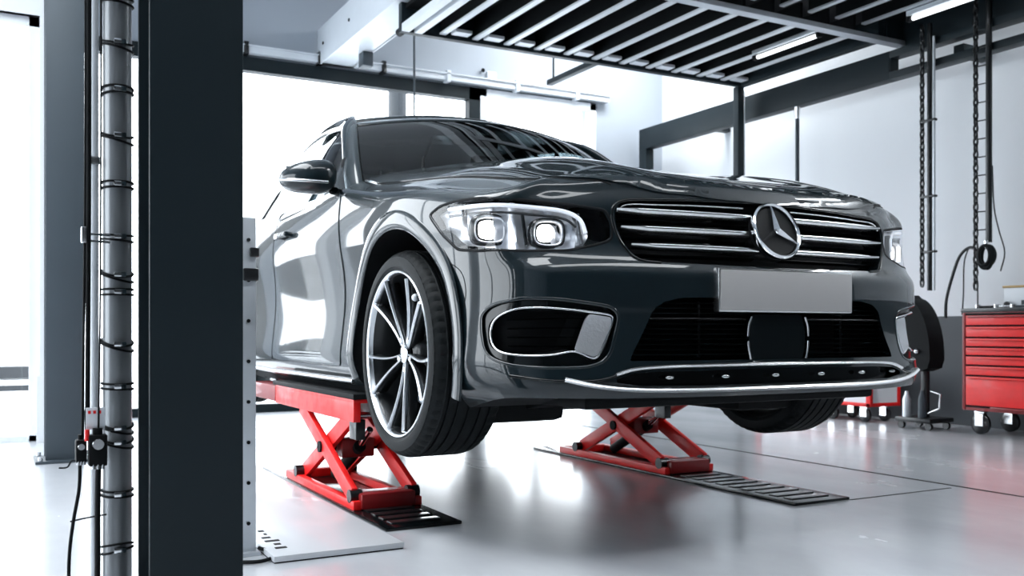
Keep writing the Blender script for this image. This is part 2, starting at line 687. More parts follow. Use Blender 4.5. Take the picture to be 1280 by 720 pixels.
def body_off(i, z):
    """inward offset of the side skin at plan sample(s) i and height z"""
    wf = sstep(.25, .9, -PN[i, 1]) if True else 0
    n = PN[i]
    f = np.abs(n[..., 1])
    back = n[..., 1] > 0
    wf = np.where(back, sstep(.25, .9, n[..., 1]), sstep(.25, .9, -n[..., 1]))
    a = np.interp(z, *OFT)
    b = np.interp(z, *OST)
    corner = 4 * n[..., 0]**2 * n[..., 1]**2
    return wf * a + (1 - wf) * b + corner * (.012 * sstep(.66, .80, z) + .030 * sstep(.82, .93, z))


NP = len(PL)
ZB = spline([-.9, -.6, -.4, 3.2, 3.9], [.242, .242, .205, .20, .26], PL[:, 1])
RT = .045
T = PL.copy()
ZT = np.full(NP, .95)
idx = np.arange(NP)
for _ in range(6):
    T = PL - PN * (body_off(idx, ZT - RT * .6) + RT)[:, None]
    ZT = hood_z(T[:, 0], T[:, 1])
T[0, 0] = 0
T[-1, 0] = 0
NV1, NV2 = 56, 7
grid = []
for j in range(NV1):
    z = ZB + (ZT - RT - ZB) * j / (NV1 - 1)
    o = body_off(idx, z)
    P2 = PL - PN * o[:, None]
    P2[0, 0] = 0
    P2[-1, 0] = 0
    grid.append(np.column_stack([P2, z]))
o_top = body_off(idx, ZT - RT)
for k in range(1, NV2 + 1):
    a = math.pi / 2 * k / NV2
    P2 = PL - PN * (o_top + RT * (1 - math.cos(a)))[:, None]
    P2[0, 0] = 0
    P2[-1, 0] = 0
    grid.append(np.column_stack([P2, ZT - RT + RT * math.sin(a)]))
grid = np.array(grid)                         # [v][u] right half (x >= 0)
NVT = len(grid)
loop = [(1, i) for i in range(NP)] + [(-1, i) for i in range(NP - 2, 0, -1)]
NL = len(loop)
verts = []
for j in range(NVT):
    for s, i in loop:
        p_ = grid[j, i]
        verts.append((s * p_[0], p_[1], p_[2]))
faces = []
for j in range(NVT - 1):
    for k in range(NL):
        l = (k + 1) % NL
        faces.append((j * NL + k, j * NL + l, (j + 1) * NL + l, (j + 1) * NL + k))


def cap(j, zfun, flip):
    """rows straight across between mirrored rim points"""
    NS = 48
    row_prev = None
    for i in range(NP):
        L = j * NL + (0 if i == 0 else NL - i) if i not in (0, NP - 1) else j * NL + i
        Rr = j * NL + i
        if i in (0, NP - 1):
            row = [Rr]
        else:
            x, y = grid[j, i, 0], grid[j, i, 1]
            ss = np.linspace(-1, 1, NS + 1)[1:-1]
            b = len(verts)
            zz = zfun(ss * x, np.full(NS - 1, y), grid[j, i, 2])
            for q in range(NS - 1):
                verts.append((ss[q] * x, y, zz[q]))
            row = [L] + list(range(b, b + NS - 1)) + [Rr]
        if row_prev is not None:
            if len(row_prev) == 1:
                for q in range(len(row) - 1):
                    faces.append((row_prev[0], row[q], row[q + 1]) if not flip else (row_prev[0], row[q + 1], row[q]))
            elif len(row) == 1:
                for q in range(len(row_prev) - 1):
                    faces.append((row_prev[q], row[0], row_prev[q + 1]) if not flip else (row_prev[q + 1], row[0], row_prev[q]))
            else:
                for q in range(len(row) - 1):
                    f_ = (row_prev[q], row[q], row[q + 1], row_prev[q + 1])
                    faces.append(f_ if not flip else f_[::-1])
        row_prev = row


cap(NVT - 1, lambda x, y, z: hood_z(x, y), False)
cap(0, lambda x, y, z: np.full(len(x), z), True)
body = mesh('body_shell', verts, faces, M['paint'], CAR, smooth=0, recalc=True)
body.data.materials.append(M['black'])
for _p in body.data.polygons:
    if _p.normal.z < -.72 and _p.center.z < .30:
        _p.material_index = 1
_bm = bmesh.new()
_bm.from_mesh(body.data)
BODY = BVHTree.FromBMesh(_bm)
_bm.normal_update()
VN = [v.normal.copy() for v in _bm.verts]
VC = [v.co.copy() for v in _bm.verts]
FV = [[v.index for v in f.verts] for f in _bm.faces]
_bm.free()

# ---------------------------------------------------------------- working on the body surface
WY, WZ, WR = 0.045, 0.362, 0.362             # axle position and tyre radius


class Proj:
    """looks at the body along a fixed inward direction; plane coordinates (a, b)"""

    def __init__(self, d, a, b):
        self.d, self.a, self.b = Vector(d).normalized(), Vector(a).normalized(), Vector(b).normalized()

    def to2(self, p):
        p = Vector(p)
        return (p.dot(self.a), p.dot(self.b))

    def cast(self, q, off=0.0, bvh=None):
        o = self.a * q[0] + self.b * q[1] - self.d * 4
        h = (bvh or BODY).ray_cast(o, self.d)
        if h[0] is None:
            o2 = self.a * q[0] + self.b * q[1]
            h = (bvh or BODY).find_nearest(o2 - self.d * 0.8)
        n = h[1]
        if bvh is None and h[2] is not None:
            n = Vector()
            for vi in FV[h[2]]:
                n += VN[vi] / ((VC[vi] - h[0]).length + 1e-4)
            n.normalize()
        if n.dot(self.d) > 0:
            n = -n
        return h[0] + n * off, n


FRONT = Proj((0, 1, 0), (1, 0, 0), (0, 0, 1))
LAMP = Proj((.64, .768, 0), (.768, -.64, 0), (0, 0, 1))
SIDE = Proj((1, 0, 0), (0, 1, 0), (0, 0, 1))       # near (x < 0) flank
TOP = Proj((0, 0, -1), (1, 0, 0), (0, 1, 0))


def flip(pts):
    return [(-p[0], p[1], p[2]) for p in pts][::-1]


def cutter(pr, poly2, depth, out=0.06, back_scale=1.0):
    """closed solid: outline in plane coordinates, from just outside the skin to 'depth' inside it"""
    P = [pr.cast(q)[0] for q in poly2]
    c = sum(P, Vector()) / len(P)
    n = len(P)
    A = [p - pr.d * out for p in P]
    B = [c + (p - c) * back_scale + pr.d * depth for p in P]
    bm = bmesh.new()
    va = [bm.verts.new(p) for p in A]
    vb = [bm.verts.new(p) for p in B]
    bm.faces.new(va)
    bm.faces.new(vb[::-1])
    for i in range(n):
        j = (i + 1) % n
        bm.faces.new((va[j], va[i], vb[i], vb[j]))
    bmesh.ops.recalc_face_normals(bm, faces=bm.faces)
    bmesh.ops.triangulate(bm, faces=[f for f in bm.faces if len(f.verts) > 4])
    return bm


def mirror_bm(bm):
    b2 = bm.copy()
    for v in b2.verts:
        v.co.x *= -1
    bmesh.ops.recalc_face_normals(b2, faces=b2.faces)
    return b2


def boolean(obj, bms, material):
    me = bpy.data.meshes.new('cut')
    tot = bmesh.new()
    for b in bms:
        if b.calc_volume(signed=True) < 0:
            bmesh.ops.reverse_faces(b, faces=b.faces)
        t = bpy.data.meshes.new('t')
        b.to_mesh(t)
        tot.from_mesh(t)
        bpy.data.meshes.remove(t)
        b.free()
    tot.to_mesh(me)
    tot.free()
    me.materials.append(material)
    co = bpy.data.objects.new('cut', me)
    COL.objects.link(co)
    co.parent = obj.parent
    md = obj.modifiers.new('b', 'BOOLEAN')
    md.operation = 'DIFFERENCE'
    md.object = co
    md.solver = 'EXACT'
    md.material_mode = 'TRANSFER'
    def volume(m_):
        b_ = bmesh.new()
        b_.from_mesh(m_)
        v_ = b_.calc_volume(signed=False)
        b_.free()
        return v_

    v0, vc = volume(obj.data), volume(me)
    for attempt in range(8):
        dg = bpy.context.evaluated_depsgraph_get()
        v1 = volume(obj.evaluated_get(dg).data)
        if v0 - 1.05 * vc < v1 < v0 - .12 * vc:
            break
        rr = random.Random(attempt)
        for v in me.vertices:
            v.co += Vector((rr.uniform(-1, 1), rr.uniform(-1, 1), rr.uniform(-1, 1))) * .0006
        me.update()
        co.update_tag()
        bpy.context.view_layer.update()
    dg = bpy.context.evaluated_depsgraph_get()
    nm = bpy.data.meshes.new_from_object(obj.evaluated_get(dg), preserve_all_data_layers=False, depsgraph=dg)
    old = obj.data
    obj.modifiers.clear()
    obj.data = nm
    nm.name = obj.name
    bpy.data.meshes.remove(old)
    bpy.data.objects.remove(co)
    bpy.data.meshes.remove(me)


def patch(name, pr, poly2, off, h, material, parent, thick=0.006, mirror=False, bvh=None, smooth=40, fun=None):
    """panel lying on the body: outline filled with a fine grid, cast onto the skin, given a turned-in edge"""
    poly = polyline(poly2, h * 0.7)
    P = np.array(poly)
    x0, y0 = P.min(0)
    x1, y1 = P.max(0)
    inner = []
    A, B = P, np.roll(P, -1, axis=0)
    for gx in np.arange(x0 + h / 2, x1, h):
        for gy in np.arange(y0 + h / 2, y1, h):
            ins = False
            c = ((A[:, 1] > gy) != (B[:, 1] > gy))
            xi = (B[:, 0] - A[:, 0]) * (gy - A[:, 1]) / (B[:, 1] - A[:, 1] + 1e-12) + A[:, 0]
            ins = np.count_nonzero(c & (gx < xi)) % 2 == 1
            if ins and np.min((P[:, 0] - gx)**2 + (P[:, 1] - gy)**2) > (h * 0.45)**2:
                inner.append((gx, gy))
    pts = [Vector(p) for p in poly] + [Vector(p) for p in inner]
    n = len(poly)
    vo, _e, fo, ov, _oe, _of = delaunay_2d_cdt(pts, [(i, (i + 1) % n) for i in range(n)], [list(range(n))], 1, 1e-6)
    V = []
    N = []
    for q in vo:
        p, nn = pr.cast(q, 0.0, bvh)
        if fun:
            p = p + nn * fun(p)
        V.append(p + nn * off)
        N.append(nn)
    F = [tuple(f) for f in fo]
    bm = bmesh.new()
    bv = [bm.verts.new(v) for v in V]
    for f in F:
        try:
            bm.faces.new([bv[i] for i in f])
        except ValueError:
            pass
    bm.normal_update()
    if sum(f.normal.dot(-pr.d) for f in bm.faces) < 0:
        bmesh.ops.reverse_faces(bm, faces=bm.faces)
    be = [e for e in bm.edges if len(e.link_faces) == 1]
    nv = {}
    for k, v in enumerate(bv):
        nv[v] = N[k]
    olds = {tuple(round(c, 6) for c in v.co): nn for v, nn in nv.items()}
    if thick:
        r = bmesh.ops.extrude_edge_only(bm, edges=be)
        for g in r['geom']:
            if isinstance(g, bmesh.types.BMVert):
                w = olds.get(tuple(round(c, 6) for c in g.co), -pr.d)
                g.co -= w * thick
    bmesh.ops.recalc_face_normals(bm, faces=bm.faces)
    tops = [f for f in bm.faces]
    if sum(f.normal.dot(-pr.d) for f in tops) < 0:
        bmesh.ops.reverse_faces(bm, faces=bm.faces)
    out = []
    for s in ((1, -1) if mirror else (1,)):
        me = bpy.data.meshes.new(name)
        b2 = bm if s == 1 else mirror_bm(bm)
        b2.to_mesh(me)
        me.materials.append(material)
        if smooth:
            smooth_mesh(me, smooth)
        if smooth and not fun and bvh is None:
            cn = [None] * len(me.loops)
            cc = me.corner_normals
            for p in me.polygons:
                for li in p.loop_indices:
                    w = olds.get(tuple(round(t, 6) for t in (me.vertices[me.loops[li].vertex_index].co * Vector((s, 1, 1)))))
                    if w is not None:
                        w = Vector((w.x * s, w.y, w.z))
                    cn[li] = w if w is not None and w.dot(p.normal) > .8 else cc[li].vector.copy()
            me.normals_split_custom_set(cn)
        out.append(link(bpy.data.objects.new(name, me), parent[len(out)] if isinstance(parent, (list, tuple)) else parent))
    return out


def surf_line(pr, pts2, step, off, closed=False, smooth=True):
    L = smoothline(pts2, max(8, int(sum(math.dist(pts2[i], pts2[i + 1]) for i in range(len(pts2) - 1)) / step)), closed) if smooth else polyline(pts2, step, closed)
    r = [pr.cast(q, 0) for q in L]
    N = [b for a, b in r]
    m = len(N)
    for _ in range(3):
        N = [(N[i - 1 if (closed or i) else 0] + N[i] * 2 + N[(i + 1) % m if closed else min(i + 1, m - 1)]).normalized() for i in range(m)]
    P = [a + n * off for (a, b), n in zip(r, N)]
    for _ in range(3):
        P = [(P[i - 1] + P[i] * 2 + P[(i + 1) % m]) / 4 if (closed or 0 < i < m - 1) else P[i] for i in range(m)]
    return P, N


def strip(name, pr, pts2, material, parent, w=0.003, t=0.003, off=0.0, closed=False, step=0.012, mirror=True, smooth=True, n=8):
    P, N = surf_line(pr, pts2, step, off, closed, smooth)
    out = []
    for s in ((1, -1) if mirror else (1,)):
        PP = [Vector((s * p.x, p.y, p.z)) for p in P]
        NN = [Vector((s * q.x, q.y, q.z)) for q in N]
        mb = MB()
        mb.tube(PP, [(t, w)] * len(PP), n=n, closed=closed, flat=NN)
        out.append(mb.build(name, material, parent[len(out)] if isinstance(parent, (list, tuple)) else parent, smooth=60))
    return out


# ---------------------------------------------------------------- outlines read off the body (near side, x < 0)
HEADLIGHT = [(-0.953, -0.250, 0.813), (-0.945, -0.326, 0.835), (-0.93, -0.410, 0.842), (-0.9, -0.529, 0.840), (-0.822, -0.632, 0.827), (-0.694, -0.685, 0.814),
             (-0.591, -0.729, 0.799), (-0.578, -0.744, 0.755), (-0.58, -0.746, 0.708), (-0.629, -0.735, 0.692), (-0.71, -0.71, 0.675), (-0.82, -0.645, 0.674),
             (-0.899, -0.517, 0.680), (-0.92, -0.404, 0.690), (-0.938, -0.322, 0.745)]
LENS = [(-0.945, -0.262, 0.811), (-0.933, -0.396, 0.836), (-0.901, -0.532, 0.834), (-0.823, -0.626, 0.822), (-0.695, -0.686, 0.804), (-0.655, -0.711, 0.778),
        (-0.64, -0.725, 0.726), (-0.663, -0.723, 0.697), (-0.709, -0.709, 0.681), (-0.819, -0.643, 0.682), (-0.899, -0.518, 0.690), (-0.920, -0.397, 0.702), (-0.937, -0.314, 0.756)]
VENT = [(-0.889, 0.43), (-0.880, .478), (-0.853, .503), (-0.811, .509), (-0.737, .504), (-0.662, .495), (-0.597, .484), (-0.597, .473), (-0.641, .371),
        (-0.655, .360), (-0.707, .384), (-0.755, .374), (-0.812, .370), (-0.860, .373), (-0.883, .385)]
VENT_OUT = [(-0.900, .445), (-0.897, .493), (-0.880, .523), (-0.835, .538), (-0.749, .533), (-0.605, .512), (-0.578, .484), (-0.606, .380),
            (-0.631, .350), (-0.677, .336), (-0.79, .334), (-0.862, .340), (-0.893, .360), (-0.900, .39)]
GRILLE = [(0, .850), (.20, .846), (.40, .838), (.545, .826), (.572, .800), (.570, .745), (.548, .690), (.515, .654), (.46, .644), (.25, .640), (0, .639)]
GRILLE = GRILLE + [(-x, z) for x, z in GRILLE[-2:0:-1]]
INTAKE = [(0, .545), (.374, .542), (.442, .530), (.480, .506), (.50, .461), (.525, .415), (.552, .368), (.558, .352), (0, .352)]
INTAKE = INTAKE[:-1] + [(-x, z) for x, z in INTAKE[-2:0:-1]]
SKID = [(0, .327), (.307, .323), (.472, .322), (.55, .318), (.60, .303), (.60, .292), (.525, .280), (.307, .277), (0, .277)]
SKID = SKID[:-1] + [(-x, z) for x, z in SKID[:0:-1]]

# wheel housings, openings
wells = []
for sx in (-1, 1):
    for wy in (WY, WY + 2.87):
        b = bmesh.new()
        mb = MB().cyl((sx * .56, wy, WZ), (sx * 1.2, wy, WZ), .437, n=96)
        me_ = bpy.data.meshes.new('t')
        me_.from_pydata(mb.v, [], mb.f)
        b.from_mesh(me_)
        bpy.data.meshes.remove(me_)
        bmesh.ops.recalc_face_normals(b, faces=b.faces)
        wells.append(b)
bpy.context.view_layer.update()
for w_ in wells:
    boolean(body, [w_], M['black'])
H2 = [tuple(q) for q in polyline(round_poly([LAMP.to2(p) for p in HEADLIGHT], .010, 3), .012)]
L2 = [tuple(q) for q in polyline(round_poly([LAMP.to2(p) for p in LENS], .010, 3), .012)]
cl = cutter(LAMP, H2, .085, .05, .93)
cm = mirror_bm(cl)
V2 = [tuple(q) for q in round_poly(VENT_OUT, .02)]
cv = cutter(FRONT, V2, .02, .05, .97)
cvm = mirror_bm(cv)
G2 = [tuple(q) for q in polyline(round_poly(GRILLE, .015), .03)]
I2 = [tuple(q) for q in polyline(round_poly(INTAKE, .015), .03)]
S2 = [tuple(q) for q in polyline(round_poly(SKID, .008), .03)]
for c_ in (cl, cm, cv, cvm, cutter(FRONT, G2, .10, .05, .96), cutter(FRONT, I2, .09, .05, .97), cutter(FRONT, S2, .03, .05, .99)):
    boolean(body, [c_], M['black_gloss'])
Vi = [tuple(q) for q in smoothline(VENT, 60, True)]
cv = cutter(FRONT, Vi, .10, .03, .9)
c_ = mirror_bm(cv)
boolean(body, [cv], M['black'])
boolean(body, [c_], M['black'])
smooth_mesh(body.data, 28)

# ---------------------------------------------------------------- hood
HOOD = [(0, -.770), (.20, -.766), (.40, -.748), (.56, -.712), (.68, -.648), (.745, -.55), (.785, -.395), (.818, -.132), (.838, .256), (.845, .50), (.80, .80),
        (.60, .93), (.3, 1.0), (0, 1.02)]
HOOD = HOOD + [(-x, y) for x, y in HOOD[-2:0:-1]]
hood, = patch('hood', TOP, [tuple(q) for q in polyline(round_poly(HOOD, .05), .03)], .0055, .028, M['paint'], CAR, .006)
strip('panel_gap', TOP, HOOD[3:10], M['black'], hood, w=.0035, t=.001, off=.0005)
#strip('hood_crease', TOP, [(.50, -.66), (.56, -.4), (.60, 0), (.62, .5)], M['paint'], hood, w=.014, t=.0035, off=.004)

# ---------------------------------------------------------------- headlights
for sx in (-1, 1):
    def mx(o):
        if sx == 1:
            for v in o.data.vertices:
                v.co.x *= -1
            o.data.flip_normals()
        return o
    hl = mx(patch('headlight', LAMP, H2, -.060, .02, M['black_gloss'], CAR, 0)[0])
    refl = mx(patch('reflector', LAMP, L2, -.026, .012, M['reflector'], hl, .02,
                    fun=lambda p: -.012 * abs(math.sin(p.x * 60)) - .006 * abs(math.sin(p.z * 70)))[0])
    # brow light guide along the top
    lens_pts = smoothline(LENS, 60, True)
    top2 = [LAMP.to2((-0.925, -.35, .818)), LAMP.to2((-0.895, -.525, .815)), LAMP.to2((-0.82, -.63, .808)), LAMP.to2((-0.70, -.685, .792)), LAMP.to2((-0.665, -.708, .768)),
            LAMP.to2((-0.655, -.72, .728))]
    P, N = surf_line(LAMP, top2, .012, -.006)
    mx(MB().tube(P, [(.004, .0065)] * len(P), n=10, flat=N).build('light_guide', M['drl'], hl, 60))
    low2 = [(q[0] * (1 if k else 1) + (.0 if k < 4 else -.012), q[1] - .021) for k, q in enumerate(top2[:-1])]
    P, N = surf_line(LAMP, low2, .012, -.010)
    mx(MB().tube(P, [(.003, .004)] * len(P), n=8, flat=N).build('dark_trim', M['alloy_dark'], hl, 60))
    for (x, y, z, r) in ((-.888, -.559, .743, .0375), (-.752, -.674, .730, .0355)):
        p, n = LAMP.cast(LAMP.to2((x, y, z)))
        dd = Vector((-.25, -.968, 0)).normalized()
        c = p - dd * .038 - n * .004

        def sq(prof, name, material, par, k=.82, dd=dd, c=c):
            mb = MB().lathe(prof, c, dd, 40)
            o = mb.build(name, material, par, 45)
            a = dd.cross(Vector((0, 0, 1)))
            for v in o.data.vertices:      # squarish lamp openings
                w = v.co - c
                u1, u2, h = w.dot(a), w.z, w.dot(dd)
                rr = math.hypot(u1, u2)
                if rr > 1e-6:
                    t = (abs(u1 / rr)**4 + abs(u2 / rr)**4)**-.25
                    t = 1 + (t - 1) * .7
                    v.co = c + a * (u1 * t * 1.12) + Vector((0, 0, u2 * t * .94)) + dd * h
            return mx(o)
        sq([(r * 1.20, -.01), (r * 1.20, .020), (r * 1.10, .030), (r * 1.02, .028), (r * .96, .012), (r * .94, .0)], 'lamp_bezel', M['reflector'], hl)
        sq([(r * 1.36, -.015), (r * 1.36, .020), (r * 1.20, .026)], 'lamp_housing', M['alloy_dark'], hl)
        sq([(r * .98, .001), (r * .98, .012), (r * .80, .012), (r * .80, .004)], 'lamp_ring', M['alloy_dark'], hl)
        sq([(0, .016), (r * .35, .0145), (r * .60, .010), (r * .80, .002)], 'lamp', M['led'], hl)
    for k, (x, y, z) in enumerate(((-.925, -.42, .775), (-.82, -.64, .742), (-.672, -.715, .745))):
        p, n = LAMP.cast(LAMP.to2((x, y, z)), -.022)
        t = Vector((0, 0, 1)).cross(n).normalized()
        mx(MB().bar(p - Vector((0, 0, .045)) + t * .006, p + Vector((0, 0, .045)) - t * .006, .010, .022, bev=.003, up=n).build('divider', M['satin'] if k != 1 else M['alloy_dark'], hl, 40))
    lens = mx(patch('lens', LAMP, H2, -.002, .015, M['lens'], hl, .0)[0])
    P, N = surf_line(LAMP, H2, .012, -.002, True, False)
    mx(MB().tube(P, [(.003, .0055)] * len(P), n=8, closed=True, flat=N).build('seal', M['black'], hl, 60))

# ---------------------------------------------------------------- radiator grille
gr = MB()
gr.prism([FRONT.cast((x * .985, .745 + (z - .745) * .97))[0] + Vector((0, .075, 0)) for x, z in G2], (0, .01, 0))
grille = gr.build('grille', M['black'], CAR, 0)
for z, h_, xi, xo in ((.797, .0095, .07, .556), (.744, .0092, .085, .548), (.692, .0095, .06, .522)):
    for sx in (-1, 1):
        xs = np.linspace(xi, xo, 30)
        P, N = [], []
        for x in xs:
            p, n = FRONT.cast((x, z))
            P.append(Vector((sx * p.x, p.y + .010, z)))
            N.append(Vector((0, -1, .45)))
        rs = [(.018, h_ * min(1, .45 + 6 * (xo - x))) for x in xs]
        MB().tube(P, rs, n=12, flat=N).build('slat', M['satin'], grille, 60)
        if z > .69:
            P2 = [p + Vector((0, .018, -.026)) for p in P]
            MB().tube(P2, [(.012, .003)] * len(P2), n=8, flat=N).build('fin', M['black_gloss'], grille, 60)
strip('chrome_lip', FRONT, [(.10, .829), (.25, .827), (.42, .822), (.535, .815), (.555, .795)], M['satin'], grille, w=.0028, t=.006, off=-.006)
strip('chrome_frame', FRONT, [(0, .8495), (.20, .8455), (.40, .8375), (.543, .8255), (.571, .80), (.569, .745), (.546, .689), (.513, .653), (.44, .643)], M['black_gloss'], grille, w=.005, t=.004, off=.0, step=.01)

# star badge standing in the grille
ec = Vector((-.004, FRONT.cast((0, .757))[0].y - .030, .757))
bd = MB().lathe([(0, .0), (.080, .0), (.086, -.006), (.086, -.03), (0, -.03)], ec, (0, -1, .34), 56)
badge = bd.build('badge', M['black'], CAR, 40)
rg = MB().lathe([(.083, .0), (.0855, .009), (.0905, .012), (.0950, .008), (.0965, -.004), (.093, -.012), (.084, -.008)], ec, (0, -1, .34), 72, closed_prof=True)
rg.build('badge_ring', M['chrome'], badge, 50)
st = MB()
ax_ = Vector((0, -1, .34)).normalized()
up_ = (Vector((0, 0, 1)) - ax_ * ax_.z).normalized()
rt_ = up_.cross(ax_)
for k in range(3):
    a = math.radians(90 + 120 * k)
    d1 = rt_ * math.cos(a) + up_ * math.sin(a)
    d2 = rt_ * math.cos(a + math.pi / 2) + up_ * math.sin(a + math.pi / 2)
    tip = ec + d1 * .087 + ax_ * .004
    lf = ec + rt_ * math.cos(a + math.pi / 3) * .010 + up_ * math.sin(a + math.pi / 3) * .010 + ax_ * .003
    rf = ec + rt_ * math.cos(a - math.pi / 3) * .010 + up_ * math.sin(a - math.pi / 3) * .010 + ax_ * .003
    top = ec + ax_ * .020
    tt = tip + ax_ * .003
    st.add([lf, rf, tip - d2 * .0015, tip + d2 * .0015, top, tt, ec], [(0, 4, 5, 3), (4, 1, 2, 5), (2, 3, 5), (0, 3, 2, 1), (0, 1, 4)])
st.build('badge_star', M['chrome'], badge, 0)

# number plate (blank) on its holder
py_ = FRONT.cast((.0, .565))[0].y
pl = MB().box(-.268, .296, py_ - .018, py_ + .012, .498, .632, bev=.006)
plate = pl.build('number_plate', M['satin'], CAR, 40)
MB().box(-.262, .290, py_ - .0205, py_ - .016, .504, .626, bev=.001).build('plate_face', M['plate'], plate, 40)

# lower intake with fine slats and the radar panel
bk = MB().prism([FRONT.cast((x * .98, .45 + (z - .45) * .96))[0] + Vector((0, .07, 0)) for x, z in I2], (0, .01, 0))
intake = bk.build('lower_intake', M['black'], CAR, 0)
for k in range(11):
    z = .368 + k * .0155
    xo = np.interp(z, [.35, .415, .506, .53], [.55, .52, .475, .44]) - .008
    for sx in (-1, 1):
        xs = np.linspace(.125, xo, 16)
        P = [Vector((sx * x, FRONT.cast((x, z))[0].y + .018, z)) for x in xs]
        big = k in (0, 7)
        MB().tube(P, [(.014, .0034 if big else .0022)] * 16, n=8, flat=(0, -1, .2)).build('slat', M['satin'] if k == 7 else M['black_gloss'], intake, 60)
for x in (-.30, .30):
    MB().box(x - .004, x + .004, -.80, -.775, .36, .53).build('brace', M['black_gloss'], intake, 0)
y_ = FRONT.cast((0, .42))[0].y
rp = [(-.118, .350), (.092, .350), (.104, .40), (.104, .44), (.090, .492), (-.116, .492), (-.130, .44), (-.130, .40)]
radar = MB().prism([(x, y_ - .002, z) for x, z in round_poly(rp, .012)], (0, .03, 0)).build('radar_panel', M['black_gloss'], CAR, 40)
for sx, c in ((-1, -.012), (1, -.012)):
    for pts in (((.116, .354), (.124, .385), (.126, .41)), ((.127, .425), (.124, .455), (.112, .485))):
        MB().tube([Vector((c + sx * a, y_ - .006, b)) for a, b in smoothline(pts, 10)], .0035, n=8).build('chrome_accent', M['satin'], radar, 60)
MB().tube([(-.118, y_ - .004, .347), (.092, y_ - .004, .347)], .002, n=6).build('chrome_accent', M['satin'], radar, 60)

# side vents
for sx in (-1, 1):
    def mx(o):
        if sx == 1:
            for v in o.data.vertices:
                v.co.x *= -1
            o.data.flip_normals()
        return o
    sv = mx(MB().prism([FRONT.cast(q)[0] + Vector((.01, .085, 0)) for q in Vi], (0, .008, 0)).build('side_vent', M['black'], CAR, 0))
    P, N = surf_line(FRONT, VENT, .010, -.009, True)
    mx(MB().tube(P, [(.005, .0036)] * len(P), n=10, closed=True, flat=N).build('chrome_surround', M['chrome'], sv, 60))
    for z in (.40, .425, .45, .475):
        P, N = surf_line(FRONT, [(-.87, z), (-.80, z), (-.72, z), (-.66, z)], .02, -.045, False)
        mx(MB().tube(P, [(.012, .0025)] * len(P), n=6, flat=N).build('slat', M['black_gloss'], sv, 60))
    BL = [(-0.678, 0.474), (-0.667, 0.490), (-0.603, 0.480), (-0.606, 0.454), (-0.643, 0.375), (-0.655, 0.366), (-0.709, 0.387)]
    B2 = [tuple(q) for q in polyline(round_poly(BL, .008), .02)]
    mx(patch('vent_blade', FRONT, B2, -.003, .012, M['blade'], sv, .012)[0])
    P, N = surf_line(FRONT, V2, .015, -.001, True, False)
    mx(MB().tube(P, [(.003, .005)] * len(P), n=8, closed=True, flat=N).build('vent_rim', M['paint'], sv, 60))

# bright skid trim under the intake
up = strip('skid_trim', FRONT, [(-.858, .311), (-.793, .300), (-.70, .296), (-.65, .298), (-.611, .307), (-.55, .325), (-.472, .333), (-.307, .336), (-.1, .338), (0, .338)], M['black_gloss'], CAR, w=.005, t=.006, off=.001)
for o in up:
    pass
strip('skid_trim', FRONT, [(-.60, .313), (-.55, .327), (-.472, .334), (-.307, .337), (-.1, .338), (0, .338)], M['satin'], CAR, w=.0060, t=.010, off=.003)
strip('skid_trim', FRONT, [(-.74, .302), (-.68, .288), (-.62, .279), (-.525, .271), (-.307, .267), (-.1, .267), (0, .267)], M['satin'], CAR, w=.0085, t=.014, off=.004)
for x in (-.42, -.22, -.02, .18, .38, .56):
    p, n = FRONT.cast((x, .303))
    MB().sphere(p + Vector((0, .012, 0)), .012, 1.3, .6, .6, n=8).build('parking_sensor', M['satin'], CAR, 60)
lip = MB()
P, N = surf_line(FRONT, [(-.66, .252), (-.58, .250), (-.4, .246), (0, .244)], .02, -.004)
for s in (1, -1):
    lip.tube([Vector((s * p.x, p.y + .03, p.z - .022)) for p in P], [(.035, .014)] * len(P), n=10, flat=N)


# floor pan and suspension pieces
ut = MB()
ut.box(-.62, .62, -.66, .60, .203, .25, bev=.015)
ut.box(-.60, .60, .58, 2.42, .200, .235, bev=.015)
ut.box(-.66, .66, 2.4, 3.6, .18, .27, bev=.02)
ut.build('floor_pan', M['black'], CAR)
ax = MB()
for wy in (WY, WY + 2.87):
    ax.cyl((-.72, wy, WZ), (.72, wy, WZ), .03)
    ax.box(-.60, .60, wy - .12, wy + .12, .20, .30, bev=.03)
    for s in (-1, 1):
        ax.bar((s * .5, wy + .12, .24), (s * .74, wy, .26), .06, .03, bev=.01)
        ax.cyl((s * .60, wy + .02, .30), (s * .58, wy + .04, .80), .045)
ax.build('axle', M['black'], CAR)
for s in (-1, 1):
    sa = MB().box(-.16, .14, -.24, .26, .125, .235, bev=.03)
    sa.v = [(s * .56 + v[0] * s, v[1] + WY, v[2]) for v in sa.v]
    sa.bar((s * .60, WY, .19), (s * .70, WY, .26), .10, .05, bev=.015)
    sa.build('suspension_arm', M['black'], CAR)

# ---------------------------------------------------------------- flanks
FENDER_GAP = [(.62, .30), (.60, .50), (.605, .75), (.63, .93), (.66, 1.02)]
strip('panel_gap', SIDE, [(-.34, .66), (-.42, .62), (-.44, .55), (-.41, .46)], M['black'], CAR, w=.0015, t=.0008, off=.0004)
DOOR1 = [(.63, .30), (1.72, .30), (1.70, .60), (1.66, 1.035), (.69, 1.01), (.635, .86), (.61, .6)]
DOOR2 = [(1.735, .30), (2.36, .30), (2.44, .62), (2.56, .80), (2.72, .92), (2.74, 1.035), (1.675, 1.035), (1.715, .60)]
doors = {}
for nm, D in (('front_door', DOOR1), ('rear_door', DOOR2)):
    doors[nm] = patch(nm, SIDE, [tuple(q) for q in round_poly(D, .03)], .0035, .05, M['paint'], CAR, .004, mirror=True)
    strip('panel_gap', SIDE, [tuple(q) for q in round_poly(D, .03)], M['black'], doors[nm], w=.0035, t=.0010, off=.0003, closed=True, smooth=False, step=.03)
